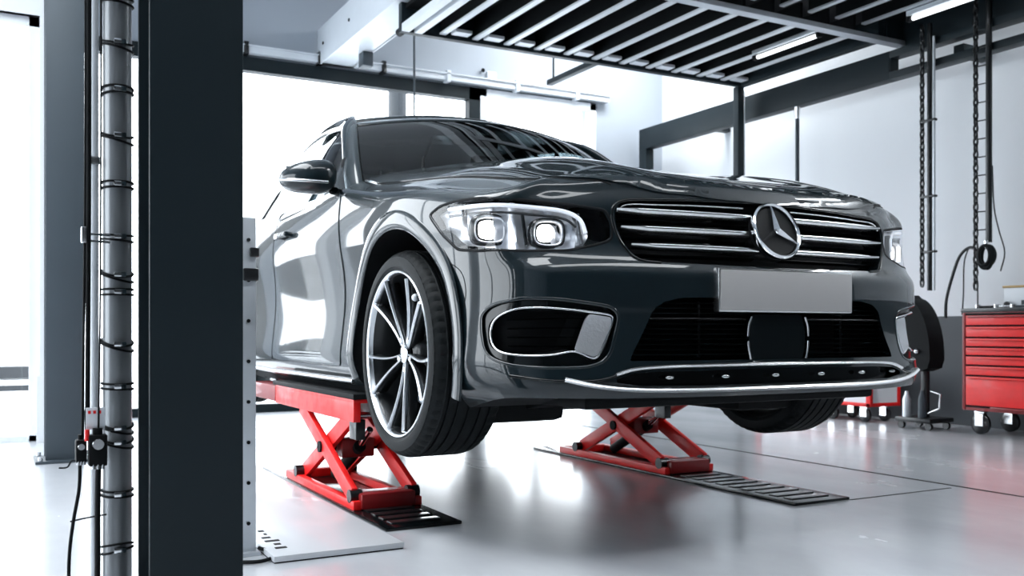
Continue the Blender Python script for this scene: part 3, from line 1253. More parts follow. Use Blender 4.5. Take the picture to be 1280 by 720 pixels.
for nm, y0 in (('front_door', 1.46), ('rear_door', 2.42)):
    for s, dr in zip((-1, 1), doors[nm]):
        xs = SIDE.cast((y0, .90))[0].x
        o = MB().box(-.012, .012, -.10, .10, -.014, .014, bev=.011)
        o.v = [(s * (abs(xs) + .028 + v[0]), y0 + v[1], .90 + v[2]) for v in o.v]
        for dy in (-.075, .075):
            o.cyl((s * (abs(xs) - .005), y0 + dy, .90), (s * (abs(xs) + .03), y0 + dy, .90), .012, n=10)
        o.build('door_handle', M['paint'], dr, 50)
strip('sill_trim', SIDE, [(.55, .245), (.9, .242), (1.5, .242), (2.0, .242), (2.42, .25)], M['satin'], CAR, w=.010, t=.010, off=.004, step=.05)

# arch lips
for sx in (-1, 1):
    for wy in (WY, WY + 2.87):
        P, N, R_ = [], [], []
        for a in np.linspace(math.radians(-13), math.radians(196), 72):
            q = (wy + .466 * math.cos(a), WZ + .466 * math.sin(a))
            p, n = SIDE.cast(q, 0)
            p.x = min(p.x, -.925)
            P.append(Vector((p.x * -sx, p.y, p.z)))
            N.append(Vector((sx, 0, 0)))
        for _ in range(4):
            P = [P[0]] + [(P[i - 1] + P[i] * 2 + P[i + 1]) / 4 for i in range(1, len(P) - 1)] + [P[-1]]
        MB().tube(P, [(.010, .033)] * len(P), n=16, flat=N).build('arch_trim', M['paint'], CAR, 60)


# ---------------------------------------------------------------- wheels
def wheel(sx, wy, spin=0.0):
    o = Vector((sx * .948, wy, WZ))
    d = Vector((sx, 0, 0))
    n = 180
    prof = [(.287, -.012), (.292, -.002), (.305, .006), (.322, .007), (.338, .002), (.3395, .000), (.349, -.008), (.3560, -.020), (.3595, -.034)]
    inner = [(r, -.255 - h) for r, h in prof][::-1]
    tread = []
    for h in (-.050, -.085, -.1275, -.17, -.205):
        tread += [(.3615, h + .013), (.3615, h + .0045), (.354, h + .004), (.354, h - .004), (.3615, h - .0045)]
    full = prof + tread + inner
    m = len(full)
    vs = []
    a_, b_ = Vector((0, 0, 1)), d.cross(Vector((0, 0, 1)))
    for i in range(n):
        t = 2 * math.pi * i / n
        w = a_ * math.cos(t) + b_ * math.sin(t)
        for k, (r, h) in enumerate(full):
            rr = r
            if i % 3 == 0 and (5 <= k <= 8 or m - 9 <= k <= m - 6):
                rr = r - .004
            vs.append(o + w * rr + d * h)
    fs = [(i * m + k, ((i + 1) % n) * m + k, ((i + 1) % n) * m + (k + 1) % m, i * m + (k + 1) % m) for i in range(n) for k in range(m)]
    rim = MB()
    rim.lathe([(.292, -.006), (.292, .000), (.289, .003), (.2845, .002), (.280, -.006), (.278, -.018), (.283, -.022), (.288, -.012)], o, d, 96, closed_prof=True)
    wh = rim.build('wheel', M['alloy'], CAR, 50)
    tb = MB()
    tb.add(vs, fs)
    tb.build('tyre', M['rubber'], wh, 28)
    # dark inner barrel and brake
    MB().lathe([(.280, -.016), (.272, -.035), (.264, -.07), (.258, -.12), (.256, -.19), (.284, -.238), (.289, -.238), (.286, -.10), (.286, -.02)], o, d, 72).build('barrel', M['alloy_dark'], wh, 60)
    MB().lathe([(.06, -.115), (.188, -.115), (.190, -.118), (.190, -.138), (.188, -.141), (.06, -.141)], o, d, 60).build('brake_disc', M['steel_mid'], wh, 30)
    cal = MB()
    for t in np.linspace(math.radians(60), math.radians(120), 7)[:-1]:
        p = o + (a_ * math.sin(t) + b_ * -math.cos(t)) * .18 + d * -.125
        cal.sphere(p, .035, .9, 1, 1, n=8)
    cal.build('brake_caliper', M['alloy_dark'], wh, 60)
    # five double spokes
    for k in range(5):
        sp = MB()
        base = math.pi + 2 * math.pi * k / 5 + spin
        for e in (-1, 1):
            P, R = [], []
            for u in np.linspace(0, 1, 14):
                r = .026 + u * .250
                ang = base + e * math.radians(4.0 + 11.0 * u**.85 + 9 * (1 - u)**5)
                w = a_ * math.cos(ang) + b_ * math.sin(ang)
                h = -.040 + .036 * u**1.4
                P.append(o + w * r + d * h)
                R.append((.008 + .003 * u, .0042 + .0014 * u))
            sp.tube(P, R, n=8, flat=d)
        o2 = sp.build('spoke', M['alloy'], wh, 40)
        web = MB()
        for e in (-1, 1):
            P = []
            for u in np.linspace(0, 1, 10):
                r = .04 + u * .228
                ang = base + e * math.radians(4.0 + 11.0 * u**.85 + 9 * (1 - u)**5)
                w = a_ * math.cos(ang) + b_ * math.sin(ang)
                P.append(o + w * r + d * (-.062 + .030 * u**1.4))
            web.tube(P, [(.022, .0055)] * len(P), n=8, flat=d)
        web.build('spoke_web', M['alloy_dark'], wh, 40)
    hub = MB().lathe([(.080, -.12), (.072, -.075), (.055, -.060), (.036, -.050), (.030, -.060)], o, d, 40)
    hub.build('hub', M['alloy_dark'], wh, 40)
    MB().lathe([(.034, -.045), (.034, -.030), (.030, -.026), (.010, -.023), (0, -.022)], o, d, 32).build('centre_cap', M['chrome'], wh, 40)
    for k in range(5):
        t = 2 * math.pi * (k + .5) / 5 + spin
        p = o + (a_ * math.cos(t) + b_ * math.sin(t)) * .056
        MB().cyl(p - d * .06, p - d * .030, .010, n=6).build('lug_nut', M['satin'], wh, 30)
    if wy < 1:
        t = math.radians(38)
        p = o + Vector((0, -math.sin(t), math.cos(t))) * .243 - d * .012
        MB().sphere(p, .013, n=10).build('valve_cap', M['white_steel'], wh, 60)
    return wh


for sx in (-1, 1):
    wheel(sx, WY)
    wheel(sx, WY + 2.87, .4)

# ---------------------------------------------------------------- glasshouse
tA = [0, .25, .5, .75, 1.0]
PIL = [(.815, .86, 1.045), (.785, 1.0, 1.185), (.738, 1.16, 1.315), (.685, 1.33, 1.425), (.625, 1.52, 1.490)]
RAIL = [(.625, 1.52, 1.490), (.605, 1.80, 1.520), (.60, 2.10, 1.520), (.595, 2.5, 1.475), (.60, 2.9, 1.37), (.62, 3.25, 1.23), (.64, 3.5, 1.12)]


def grid_mesh(name, G, material, parent, thick=0.0, smooth=60):
    G = np.array(G)
    m, n, _ = G.shape
    V = [tuple(p) for p in G.reshape(-1, 3)]
    F = [(i * n + j, i * n + j + 1, (i + 1) * n + j + 1, (i + 1) * n + j) for i in range(m - 1) for j in range(n - 1)]
    o = mesh(name, V, F, material, parent, smooth=smooth)
    if thick:
        md = o.modifiers.new('s', 'SOLIDIFY')
        md.thickness = thick
        md.offset = 0
    return o


q = np.linspace(0, 1, 22)
pil = spline(tA, PIL, q)
ss = np.linspace(-1, 1, 31)
W_ = []
for u, p in zip(q, pil):
    dy = .27 * (1 - u) + .12 * u
    dz = .045 * (1 - u) + .055 * u
    W_.append([(s * (p[0] - .012), p[1] - (1 - abs(s)**2.2) * dy, p[2] + (1 - s * s) * dz) for s in ss])
grid_mesh('windscreen', W_[:-5], M['windscreen'], CAR)
grid_mesh('header_panel', W_[-6:], M['paint'], CAR, .008)
rail = smoothline(RAIL, 34)
Rf = []
# header strip blends from the screen to the roof
for k, p in enumerate(rail):
    u = k / (len(rail) - 1)
    dy = .12 * max(0, 1 - u * 5)
    dz = .055 + .020 * math.sin(math.pi * min(1, u * 1.6)) - .04 * max(0, u - .6)
    Rf.append([(s * p[0], p[1] - (1 - abs(s)**2.2) * dy, p[2] + (1 - s * s) * dz + .004) for s in ss])
Rf = [[(a, b - .035, c - .014) for a, b, c in Rf[0]]] + Rf
split = 24
roof = grid_mesh('roof', Rf[:split], M['paint'], CAR, .012)
grid_mesh('rear_window', Rf[split - 1:], M['windscreen'], CAR, .006)
for s in (-1, 1):
    P = [Vector((s * p[0], p[1], p[2])) for p in pil]
    for k in range(1, len(rail)):
        P.append(Vector((s * rail[k][0], rail[k][1], rail[k][2])))
    N = [Vector((s * .75, -.25, .6)) for _ in P]
    rs = [(.018, .046)] * len(P)
    MB().tube(P, rs, n=14, flat=N).build('roof_pillar', M['paint'], CAR, 60)
    # belt line and flank glass
    belt = smoothline([(s * .885, .78, 1.012), (s * .900, 1.1, 1.030), (s * .900, 1.6, 1.035), (s * .900, 2.2, 1.045), (s * .885, 2.8, 1.065), (s * .82, 3.3, 1.09), (s * .74, 3.5, 1.10)], 40)
    topc = smoothline([(s * .83, .83, 1.03), (s * .795, 1.0, 1.175), (s * .750, 1.16, 1.300), (s * .695, 1.33, 1.410), (s * .640, 1.54, 1.475), (s * .620, 1.80, 1.503), (s * .615, 2.10, 1.503),
                       (s * .61, 2.5, 1.458), (s * .615, 2.9, 1.355), (s * .65, 3.3, 1.19), (s * .70, 3.45, 1.12)], 40)
    Gs = []
    for b, t in zip(belt, topc):
        Gs.append([tuple(b * (1 - w) + t * w + np.array([s * .035 * math.sin(math.pi * w), 0, 0])) for w in np.linspace(0, 1, 9)])
    grid_mesh('side_window', Gs, M['sideglass'], CAR)
    MB().tube([Vector(b) for b in belt[1:-1]], [(.006, .009)] * 38, n=8, flat=(s, 0, .4)).build('belt_trim', M['satin'], CAR, 60)
    MB().tube([Vector((s * .628, 1.56, 1.468)), Vector((s * .745, 1.86, 1.32)), Vector((s * .85, 2.03, 1.17)), Vector((s * .902, 2.18, 1.04))], [(.006, .016)] * 4, n=8, flat=(s, 0, .6)).build('window_pillar', M['black'], CAR, 60)
    MB().tube([Vector((s * .868, .98, 1.02)), Vector((s * .845, 1.02, 1.10)), Vector((s * .80, 1.06, 1.215))], [(.006, .022)] * 3, n=8, flat=(s, 0, .4)).build('window_pillar', M['black'], CAR, 60)

# dark cabin floor and dashboard
cab = MB()
cab.box(-.70, .70, .78, 1.06, 1.03, 1.135, bev=.04)
cab.build('dashboard', M['black'], CAR)
for x in (-.37, .37):
    st = MB().box(-.24, .24, -.06, .06, 0, .30, bev=.05)
    st.v = [(x + v[0], 1.78 + v[1] + v[2] * .3, 1.0 + v[2]) for v in st.v]
    seat = st.build('seat_backrest', M['black'], CAR, 60)
    hr = MB().box(-.13, .13, -.04, .04, 0, .14, bev=.035)
    hr.v = [(x + v[0], 1.885 + v[1], 1.325 + v[2]) for v in hr.v]
    hr.cyl((x - .05, 1.87, 1.25), (x - .05, 1.885, 1.35), .008, n=8)
    hr.cyl((x + .05, 1.87, 1.25), (x + .05, 1.885, 1.35), .008, n=8)
    hr.build('headrest', M['steel_dark'], seat, 60)
sw = MB()
sw.tube([Vector((.37 + .18 * math.cos(t), 1.20 - .06 * math.sin(t), 1.12 + .17 * math.sin(t))) for t in np.linspace(0, 2 * math.pi, 28, endpoint=False)], .014, n=8, closed=True)
sw.bar((.20, 1.20, 1.12), (.54, 1.20, 1.12), .03, .05, bev=.01)
sw.build('steering_wheel', M['black'], CAR, 60)
rv = MB().box(-.13, .13, 1.33, 1.355, 1.395, 1.46, bev=.012)
rv.cyl((0, 1.345, 1.45), (0, 1.37, 1.53), .01, n=8)
rv.build('rear_view_mirror', M['black'], CAR, 50)
for pts in (((-.55, .74, 1.145), (-.50, .85, 1.21), (-.40, 1.02, 1.30), (-.335, 1.14, 1.375)), ((.15, .72, 1.155), (.14, .84, 1.235), (.12, 1.0, 1.33))):
    wp = MB()
    L = smoothline(pts, 14)
    wp.tube([Vector(p) for p in L], .007, n=6)
    wp.build('wiper', M['black'], CAR, 60)

# door mirrors
for s in (-1, 1):
    c = np.array((s * 1.055, .735, 1.070))
    mm = MB()
    n1, n2 = 20, 28
    vs, fs = [], []
    for i in range(n1 + 1):
        ph = -math.pi / 2 + math.pi * i / n1
        for j in range(n2):
            th = 2 * math.pi * j / n2
            f_ = lambda t, e: math.copysign(abs(t)**e, t)
            x = .112 * f_(math.cos(ph), .75) * f_(math.cos(th), .8)
            z = .066 * f_(math.sin(ph), .8)
            y = .085 * f_(math.cos(ph), .75) * f_(math.sin(th), .8)
            if y > .035:
                y = .035
            z *= 1 - .22 * (x * s / .112)
            z += .010 * (x * s / -.112)
            y += .035 * max(0, x * s / .112)
            vs.append((c[0] + x, c[1] + y, c[2] + z))
    for i in range(n1):
        for j in range(n2):
            k = (j + 1) % n2
            fs.append((i * n2 + j, i * n2 + k, (i + 1) * n2 + k, (i + 1) * n2 + j))
    mm.add(vs, fs)
    md = mm.build('door_mirror', M['paint'], CAR, 50)
    MB().tube([Vector((s * .95, .74, 1.022)), Vector((s * .90, .76, 1.014)), Vector((s * .86, .79, 1.012)), Vector((s * .83, .81, 1.02))], [(.016, .03), (.014, .03), (.014, .035), (.016, .05)], n=12, flat=(0, 0, 1)).build('mirror_arm', M['black_gloss'], md, 60)
    MB().tube([Vector(p) for p in smoothline([(s * 1.168, .74, 1.052), (s * 1.15, .685, 1.045), (s * 1.09, .654, 1.042), (s * 1.0, .652, 1.042)], 14)], [(.004, .006)] * 14, n=8, flat=(0, -1, 0)).build('indicator', M['satin'], md, 60)
    MB().box(c[0] - .085, c[0] + .085, .768, .773, 1.025, 1.115, bev=.002).build('mirror_glass', M['chrome'], md, 60)

# ================================================================ THE WORKSHOP
def hbeam(mb, x0, x1, y0, y1, z0, z1, t=.014, w=.010):
    """upright H section, flanges facing the camera side and away"""
    mb.box(x0, x1, y0, y0 + t, z0, z1, bev=.002)
    mb.box(x0, x1, y1 - t, y1, z0, z1, bev=.002)
    mb.box((x0 + x1) / 2 - w / 2, (x0 + x1) / 2 + w / 2, y0 + t, y1 - t, z0, z1)
    return mb


def column(x0, x1, y0, y1, z1, material, label):
    cx, cy = (x0 + x1) / 2, (y0 + y1) / 2
    root = empty('steel_column', (cx, cy, 0), 0, label, 'column')
    hbeam(MB(), x0 - cx, x1 - cx, y0 - cy, y1 - cy, .015, z1).build('shaft', material, root)
    MB().box(x0 - cx - .05, x1 - cx + .05, y0 - cy - .05, y1 - cy + .05, 0, .015, bev=.002).build('base_plate', material, root)
    for sx in (-1, 1):
        for sy in (-1, 1):
            p = (sx * ((x1 - x0) / 2 + .025), sy * ((y1 - y0) / 2 + .025))
            MB().cyl((p[0], p[1], .012), (p[0], p[1], .035), .012, n=6).build('anchor_bolt', M['satin'], root)
    return root


column(.287, .489, 2.2, 2.4, ZC, M['steel_dark'], 'large dark charcoal steel column filling the left foreground')
column(.21, .40, 5.62, 5.82, ZC, M['steel_mid'], 'slate grey steel column further back beside the left glazed doorway')

# banded pipe beside the big column
px_, py_2 = .248, 2.465
root = empty('banded_pipe', (px_, py_2, 0), 0, 'grey vertical pipe wrapped with wire bands left of the large foreground column', 'pipe')
MB().cyl((0, 0, 0), (0, 0, ZC), .033, n=40).build('pipe', mat('grey_pipe', (.22, .235, .25), .32, .3, .3, noise=.1, nscale=6), root, 60)
for y in (2, 57, 115, 172, 232, 297, 344, 365, 430, 482, 533, 551, 615, 684):
    z = .7 + (415 - y) / 1182 * 2.285
    b = MB()
    tl = random.uniform(-.012, .012)
    for dz in (-.007, .006):
        b.tube([Vector((.0355 * math.cos(t), .0355 * math.sin(t), z + dz + tl * math.cos(t + 1 + dz * 60))) for t in np.linspace(0, 2 * math.pi, 32, endpoint=False)], .0028, n=6, closed=True)
    o = b.build('wire_band', M['black'], root, 60)
    MB().box(-.012, .016, -.046, -.034, z - .006, z + .006, bev=.003).build('clip', M['chrome'], o, 40)
root = empty('white_conduit', (.197, 2.47, 0), 0, 'thin white vertical conduit immediately left of the banded grey pipe', 'conduit')
MB().cyl((0, 0, 0), (0, 0, ZC), .010, n=20).build('tube', M['white_steel'], root, 60)
for z in (.5, 1.1, 1.7, 2.3):
    MB().box(-.012, .012, -.012, .012, z, z + .02, bev=.003).build('saddle_clip', M['satin'], root, 40)

# air drop with two regulators
AR = empty('air_supply_drop', (.175, 2.42, 0), 0, 'hanging black air hoses with two small valve regulators beside the banded pipe', 'air line')


def lpx(px, py, zc=2.2):
    r = (px - 640) / 1182
    X = zc * (r * math.cos(YAW) + math.sin(YAW))
    Y = zc * (-r * math.sin(YAW) + math.cos(YAW))
    return Vector((X, Y, .7 - (py - 415) / 1182 * zc))


def lp(px, py, zc=2.2):
    return lpx(px, py, zc) - Vector((.175, 2.42, 0))


for pts, r in (([(107, -900), (107, 100), (106, 300), (104, 450), (103, 545)], .0032), ([(126, -900), (126, 200), (125, 400), (123, 538)], .0022), ([(111, -900), (111, 200), (110, 400), (109, 545)], .0055),
               ([(100, 575), (99, 610), (92, 650), (87, 690), (85, 745), (80, 790)], .0040), ([(123, 580), (122, 640), (122, 700), (121, 800)], .0065), ([(88, 652), (105, 648), (133, 643)], .002),
               ([(98, 577), (90, 576), (84, 584), (74, 585)], .002)):
    L = smoothline([lp(*p) for p in pts], 24)
    MB().tube([Vector(p) for p in L], r, n=8).build('hose', M['black'], AR, 60)
for x0, x1, y0, y1 in ((95, 107, 544, 578), (111, 133, 536, 582)):
    a, b = lp(x0, y0), lp(x1, y1)
    c = (a + b) / 2
    w, h = abs(b.x - a.x) / 2 + .002, abs(a.z - b.z) / 2
    rg_ = MB().box(c.x - w, c.x + w, c.y - .018, c.y + .018, c.z - h, c.z + h * .7, bev=.005)
    rg_.cyl((c.x, c.y, c.z + h * .7), (c.x, c.y, c.z + h * 1.05), w * .55, n=16)
    o = rg_.build('regulator', M['black'], AR, 40)
    MB().lathe([(0, .004), (w * .6, .004), (w * .7, 0), (w * .7, -.01)], (c.x, c.y - .020, c.z + h * .2), (0, -1, 0), 20).build('gauge', M['chrome'], o, 40)
    for k in range(3):
        MB().cyl((c.x - w * .5 + k * w * .5, c.y - .014, c.z - h * 1.15), (c.x - w * .5 + k * w * .5, c.y - .014, c.z - h * .6), .004, n=8).build('fitting', M['satin'], o, 40)
a = lp(108, 548)
MB().cyl(a + Vector((0, -.02, -.004)), a + Vector((0, -.02, .022)), .0055, n=10).build('red_tap', M['red'], AR, 40)
a = lp(118, 518)
MB().box(a.x - .018, a.x + .022, a.y - .004, a.y, a.z - .035, a.z + .016, bev=.001).build('tag', M['white_steel'], AR, 30)
for k in range(3):
    MB().box(a.x - .014 + k * .011, a.x - .008 + k * .011, a.y - .0055, a.y - .004, a.z + .002, a.z + .009).build('red_mark', M['red'], AR, 0)
a = lp(106, 292)
br = MB().box(a.x - .008, a.x + .004, a.y - .01, a.y + .01, a.z - .022, a.z + .016, bev=.003)
br.cyl(a, a + Vector((.055, .02, 0)), .003, n=8)
br.cyl(a + Vector((0, 0, -.016)), a + Vector((.055, .02, -.016)), .003, n=8)
br.build('bracket', M['satin'], AR, 40)

# bolted post and light floor sheet near the lift
PO = empty('bolted_post', (.655, 3.03, 0), 0, 'short pale bolted metal post on the floor just right of the large foreground column', 'post')
MB().box(-.055, .052, -.03, .03, 0, 1.06, bev=.004).build('post', M['steel_light'], PO)
for k in range(8):
    z = .10 + k * .127
    MB().cyl((.028, -.034, z), (.028, -.028, z), .006, n=8).build('bolt', M['black'], PO, 40)
MB().box(-.06, .062, -.05, .05, 0, .012, bev=.002).build('foot_plate', M['steel_light'], PO)
MB().tube([Vector(p) for p in smoothline([(.06, -.03, .02), (.10, -.10, .010), (.03, -.16, .008), (-.06, -.10, .01), (-.02, -.05, .02)], 30)], .006, n=8).build('cable', M['black'], PO, 60)
MB().box(.010, .058, -.045, -.028, .86, .90, bev=.006).build('bracket', M['alloy_dark'], PO, 40)
MB().box(.030, .060, -.045, -.028, .935, .965, bev=.006).build('bracket', M['alloy_dark'], PO, 40)

SH = empty('floor_sheet', (.93, 3.85, 0), 0, 'large pale sheet of metal lying flat on the floor beside the nearer lift', 'metal sheet')
MB().box(-.205, .215, -1.0, 1.05, .004, .022, bev=.002).build('sheet', mat('pale_sheet', (.60, .62, .65), .35, .1, .2, noise=.05, nscale=3), SH)
MB().box(-.203, .213, -.998, 1.048, 0, .006).build('underside', M['black'], SH, 0)
for k in range(6):
    t = random.uniform(-.4, .4)
    MB().box(-.17 + random.uniform(-.01, .02), -.15 + random.uniform(0, .02), -.90 + k * .055, -.88 + k * .055, .022, .0235, rot=None).build('scuff_mark', M['black'], SH, 0)


# ---------------------------------------------------------------- scissor lifts
def lift(x0, x1, yp, yb, yf, label):
    """x0..x1 width, yp front lower pivot, yb back end of the base, yf front end of the recessed plate"""
    root = empty('scissor_lift', ((x0 + x1) / 2, (yf + yb) / 2, 0), 0, label, 'car lift', None)
    ox, oy = (x0 + x1) / 2, (yf + yb) / 2

    def B():
        return MB()

    def fin(mb, name, m_, par=root, s=35):
        mb.v = [(v[0] - ox, v[1] - oy, v[2]) for v in mb.v]
        return mb.build(name, m_, par, s)

    fin(B().box(x0 - .005, x1 + .005, yf, yb, 0, .012, bev=.003), 'base_plate', M['black_gloss'])
    for k, yy in enumerate(np.arange(yf + .06, yp - .08, .085)):
        fin(B().box(x0 + .04, x1 - .05, yy, yy + .05, .012, .017, bev=.002), 'tread_plate', M['alloy_dark'])
    fr = B()
    fr.box(x0, x0 + .035, yp - .05, yp + .93, .012, .048, bev=.006)
    fr.box(x1 - .035, x1, yp - .05, yp + .93, .012, .048, bev=.006)
    fr.box(x0 + .035, x1 - .035, yp + .86, yp + .93, .012, .05, bev=.004)
    fin(fr, 'base_frame', M['red'])
    fin(B().box(x0 + .03, x1 - .03, yp - .06, yp + .06, .014, .075, bev=.01), 'end_block', M['red_dark'])
    zl, zh = .062, .365
    ya, yb2 = yp, yp + .76
    for (xa, side) in ((x0 + .018, -1), (x1 - .018, 1)):
        fin(B().bar((xa, ya, zl), (xa, yb2 - .05, zh), .026, .068, bev=.006), 'arm', M['red'])
        xb = xa - side * .030
        fin(B().bar((xb, yb2, zl), (xb, ya + .10, zh), .026, .068, bev=.006), 'arm', M['red'])
        ym, zm = (ya + yb2) / 2 + .01, (zl + zh) / 2
        fin(B().cyl((xa + side * .022, ym, zm), (xb - side * .02, ym, zm), .024, n=20), 'pivot', M['black'])
        for (y, z) in ((ya, zl), (yb2, zl)):
            fin(B().cyl((xa + side * .020, y, z), (xa - side * .03, y, z), .026, n=20), 'roller', M['alloy_dark'])
    fin(B().cyl((x0 + .03, ya, zl), (x1 - .03, ya, zl), .014), 'cross_pin', M['satin'])
    fin(B().cyl((x0 + .03, ya + .10, zh), (x1 - .03, ya + .10, zh), .014), 'cross_pin', M['satin'])
    fin(B().box(x0 + .07, x1 - .07, ya + .30, ya + .40, .17, .25, bev=.01), 'cross_tie', M['red_dark'])
    cy = B().cyl(((x0 + x1) / 2, ya + .60, .06), ((x0 + x1) / 2, ya + .28, .22), .026)
    o = fin(cy, 'hydraulic_cylinder', M['black'])
    fin(B().cyl(((x0 + x1) / 2, ya + .30, .21), ((x0 + x1) / 2, ya + .16, .30), .014), 'piston', M['chrome'], o)
    # top platform: red beam, black pad
    pf = B()
    pf.box(x0, x0 + .03, yp - .05, yp + 1.12, .352, .432, bev=.004)
    pf.box(x1 - .03, x1, yp - .05, yp + 1.12, .352, .432, bev=.004)
    pf.box(x0, x1, yp - .05, yp + 1.12, .425, .440, bev=.004)
    fin(pf, 'platform', M['red'])
    fin(B().box(x0 - .004, x1 + .004, yp - .06, yp + 1.16, .440, .4615, bev=.004), 'rubber_pad', M['black'])
    fin(B().box(x0 - .002, x1 + .002, yp + 1.12, yp + 1.60, .358, .436, bev=.006), 'end_flap', M['red_dark'])
    fin(B().box(x0 + .02, x0 + .06, yp - .02, yp + .06, .28, .36, bev=.004), 'stop_block', M['alloy_dark'])
    return root


lift(1.19, 1.475, 3.53, 4.90, 3.12, 'red scissor lift under the nearer side of the car behind the front wheel')
lift(2.81, 3.11, 3.70, 4.92, 2.80, 'red scissor lift under the far side of the car between its bumper and back wheel')

# ---------------------------------------------------------------- overhead steelwork
# galvanised beam running to the back wall
GB = empty('galvanised_beam', (2.66, 6.2, 3.1), 0, 'light galvanised overhead beam running back to the rail above the big window', 'beam')
b = MB()
b.box(-.16, .16, -2.2, 2.08, 0, .012)
b.box(-.165, -.150, -2.2, 2.08, -.02, .30)
b.box(.135, .145, -2.2, 2.08, 0, .10)
b.box(-.16, .0, -2.2, 2.08, .29, .30)
b.build('beam', M['white_steel'], GB, 0)
for y in (1.9, 1.2, .5, -.2):
    MB().cyl((-.172, y, .14), (-.160, y, .14), .014, n=8).build('bolt', M['black'], GB)
MB().box(.06, .15, 1.5, 1.62, -.12, 0, bev=.005).build('bracket', M['steel_mid'], GB)

RL = empty('wall_rail', (3.6, YB - .06, 3.10), 0, 'pale horizontal rail running along the back wall above both windows', 'rail')
b = MB()
b.box(-2.6, 2.0, -.03, .05, 0, .06, bev=.006)
b.box(-2.6, 2.0, -.05, .05, .055, .065)
b.build('rail', M['white_steel'], RL)
for x in (-1.75, -1.1, -.5, .15, .9, 1.6):
    MB().box(x - .02, x + .02, -.05, .05, -.02, .09, bev=.004).build('clamp', M['alloy_dark'] if x < -.4 else M['white_steel'], RL)
for (x, l, g) in ((3.38, 1.4, 'thin dark cable hanging down in front of the big window'),):
    o = empty('hanging_cable', (x, YB - .14, ZC), 0, g, 'cable')
    MB().cyl((0, 0, 0), (0, 0, -2.55), .010, n=10).build('cable', M['steel_mid'], o)
    MB().cyl((0, 0, -2.55), (0, 0, -2.62), .016, n=10).build('weight', M['black'], o)

PF = empty('overhead_platform', (4.2, 4.6, 2.88), 0, 'dark overhead platform of parallel joists hung above the car', 'platform')


def pf(mb, name, m_, s=0, par=PF):
    mb.v = [(v[0] - 4.2, v[1] - 4.6, v[2] - 2.88) for v in mb.v]
    return mb.build(name, m_, par, s)


X0, X1, Y1, YM, X2 = 2.59, 5.80, 6.45, 4.92, 6.02
pf(MB().box(X0, X1, YM, Y1, 3.055, 3.085), 'deck', M['black'])
pf(MB().box(X0, X2, 2.2, YM, 3.055, 3.085), 'deck', M['black'])
pf(MB().box(X0 - .03, X1 + .05, Y1 - .03, Y1 + .03, 2.885, 3.10, bev=.004), 'edge_beam', M['steel_dark'])
pf(MB().box(X1 - .02, X1 + .05, YM, Y1 - .03, 2.885, 3.10, bev=.004), 'edge_beam', M['steel_dark'])
pf(MB().box(X2, X2 + .07, 2.2, YM, 2.842, 3.10, bev=.004), 'edge_beam', M['steel_dark'])
pf(MB().box(X1 + .05, X2 + .07, YM - .02, YM + .04, 2.906, 3.10, bev=.004), 'edge_beam', M['steel_dark'])
xs = [2.885 + .2685 * k for k in range(11)]
for k, x in enumerate(xs):
    pf(MB().box(x - .024, x + .024, YM + .04, Y1 - .03, 2.905, 2.918), 'joist', M['white_steel'])
    pf(MB().box(x - .012, x + .012, YM + .04, Y1 - .03, 2.918, 3.055), 'joist_web', M['black'])
    pf(MB().box(x + .055, x + .19, Y1 - .15, Y1 - .06, 2.905, 2.93, bev=.004), 'cleat', M['white_steel'])
for k in range(11):
    x = 2.885 + .2685 * k
    pf(MB().box(x - .020, x + .020, 2.2, YM - .04, 2.955, 2.968), 'joist', M['steel_light'])
    pf(MB().box(x - .012, x + .012, 2.2, YM - .04, 2.968, 3.055), 'joist_web', M['black'])
pf(MB().box(X0, X2 + .02, YM - .04, YM + .04, 2.868, 2.905, bev=.004), 'cross_rail', M['steel_light'])
for x in (X0, X0 + .10):
    pf(MB().box(x - .03, x + .03, 2.2, Y1 - .03, 2.885, 2.94, bev=.004), 'side_rail', M['white_steel'])
pf(MB().cyl((X0, Y1 + .02, 2.91), (X0, Y1 + .09, 2.91), .03), 'roller', M['black'], 40)
for (x, y) in ((3.2, 4.0), (5.0, 4.0), (3.2, 6.2), (5.0, 6.2)):
    pf(MB().cyl((x, y, 3.085), (x, y, ZC), .012), 'hanger_rod', M['steel_mid'], 40)

for (x, y0, y1, z, lb) in ((5.62, 3.3, 4.52, 2.885, 'long fluorescent tube light under the platform near the right wall'), (5.30, 5.05, 5.72, 2.875, 'shorter fluorescent tube light under the far bay of the platform')):
    o = empty('tube_light', (x, (y0 + y1) / 2, z), 0, lb, 'lamp')
    h = (y1 - y0) / 2
    MB().box(-.035, .035, -h, h, .030, .065, bev=.004).build('housing', M['steel_light'], o)
    MB().cyl((0, -h + .03, .012), (0, h - .03, .012), .016).build('tube', M['tube'], o, 60)
    for s in (-1, 1):
        MB().box(-.02, .02, s * h - .015, s * h + .015, -.005, .035, bev=.003).build('end_cap', M['black'], o)
    MB().cyl((0, 0, .06), (0, 0, .19), .008).build('stem', M['black'], o)

ST = empty('overhead_strut', (4.70, 7.55, 3.10), 0, 'short dark strut sticking out below the platform edge above the second window', 'strut')
MB().box(-.03, .03, -1.04, .38, 0, .05, bev=.006).build('bar', M['steel_dark'], ST)
MB().cyl((0, .30, .05), (0, .30, ZC - 3.10), .010).build('hanger', M['steel_dark'], ST)
for p, lb in (((4.25, 3.20), 'small black camera dome on the wall between the windows'),):
    o = empty('wall_sensor', (p[0], YB, p[1]), 0, lb, 'sensor')
    MB().box(-.05, .05, -.03, 0, -.05, .06, bev=.005).build('housing', M['white_steel'], o)
    MB().sphere((-.10, -.03, .06), .02).build('knob', M['black'], o, 60)

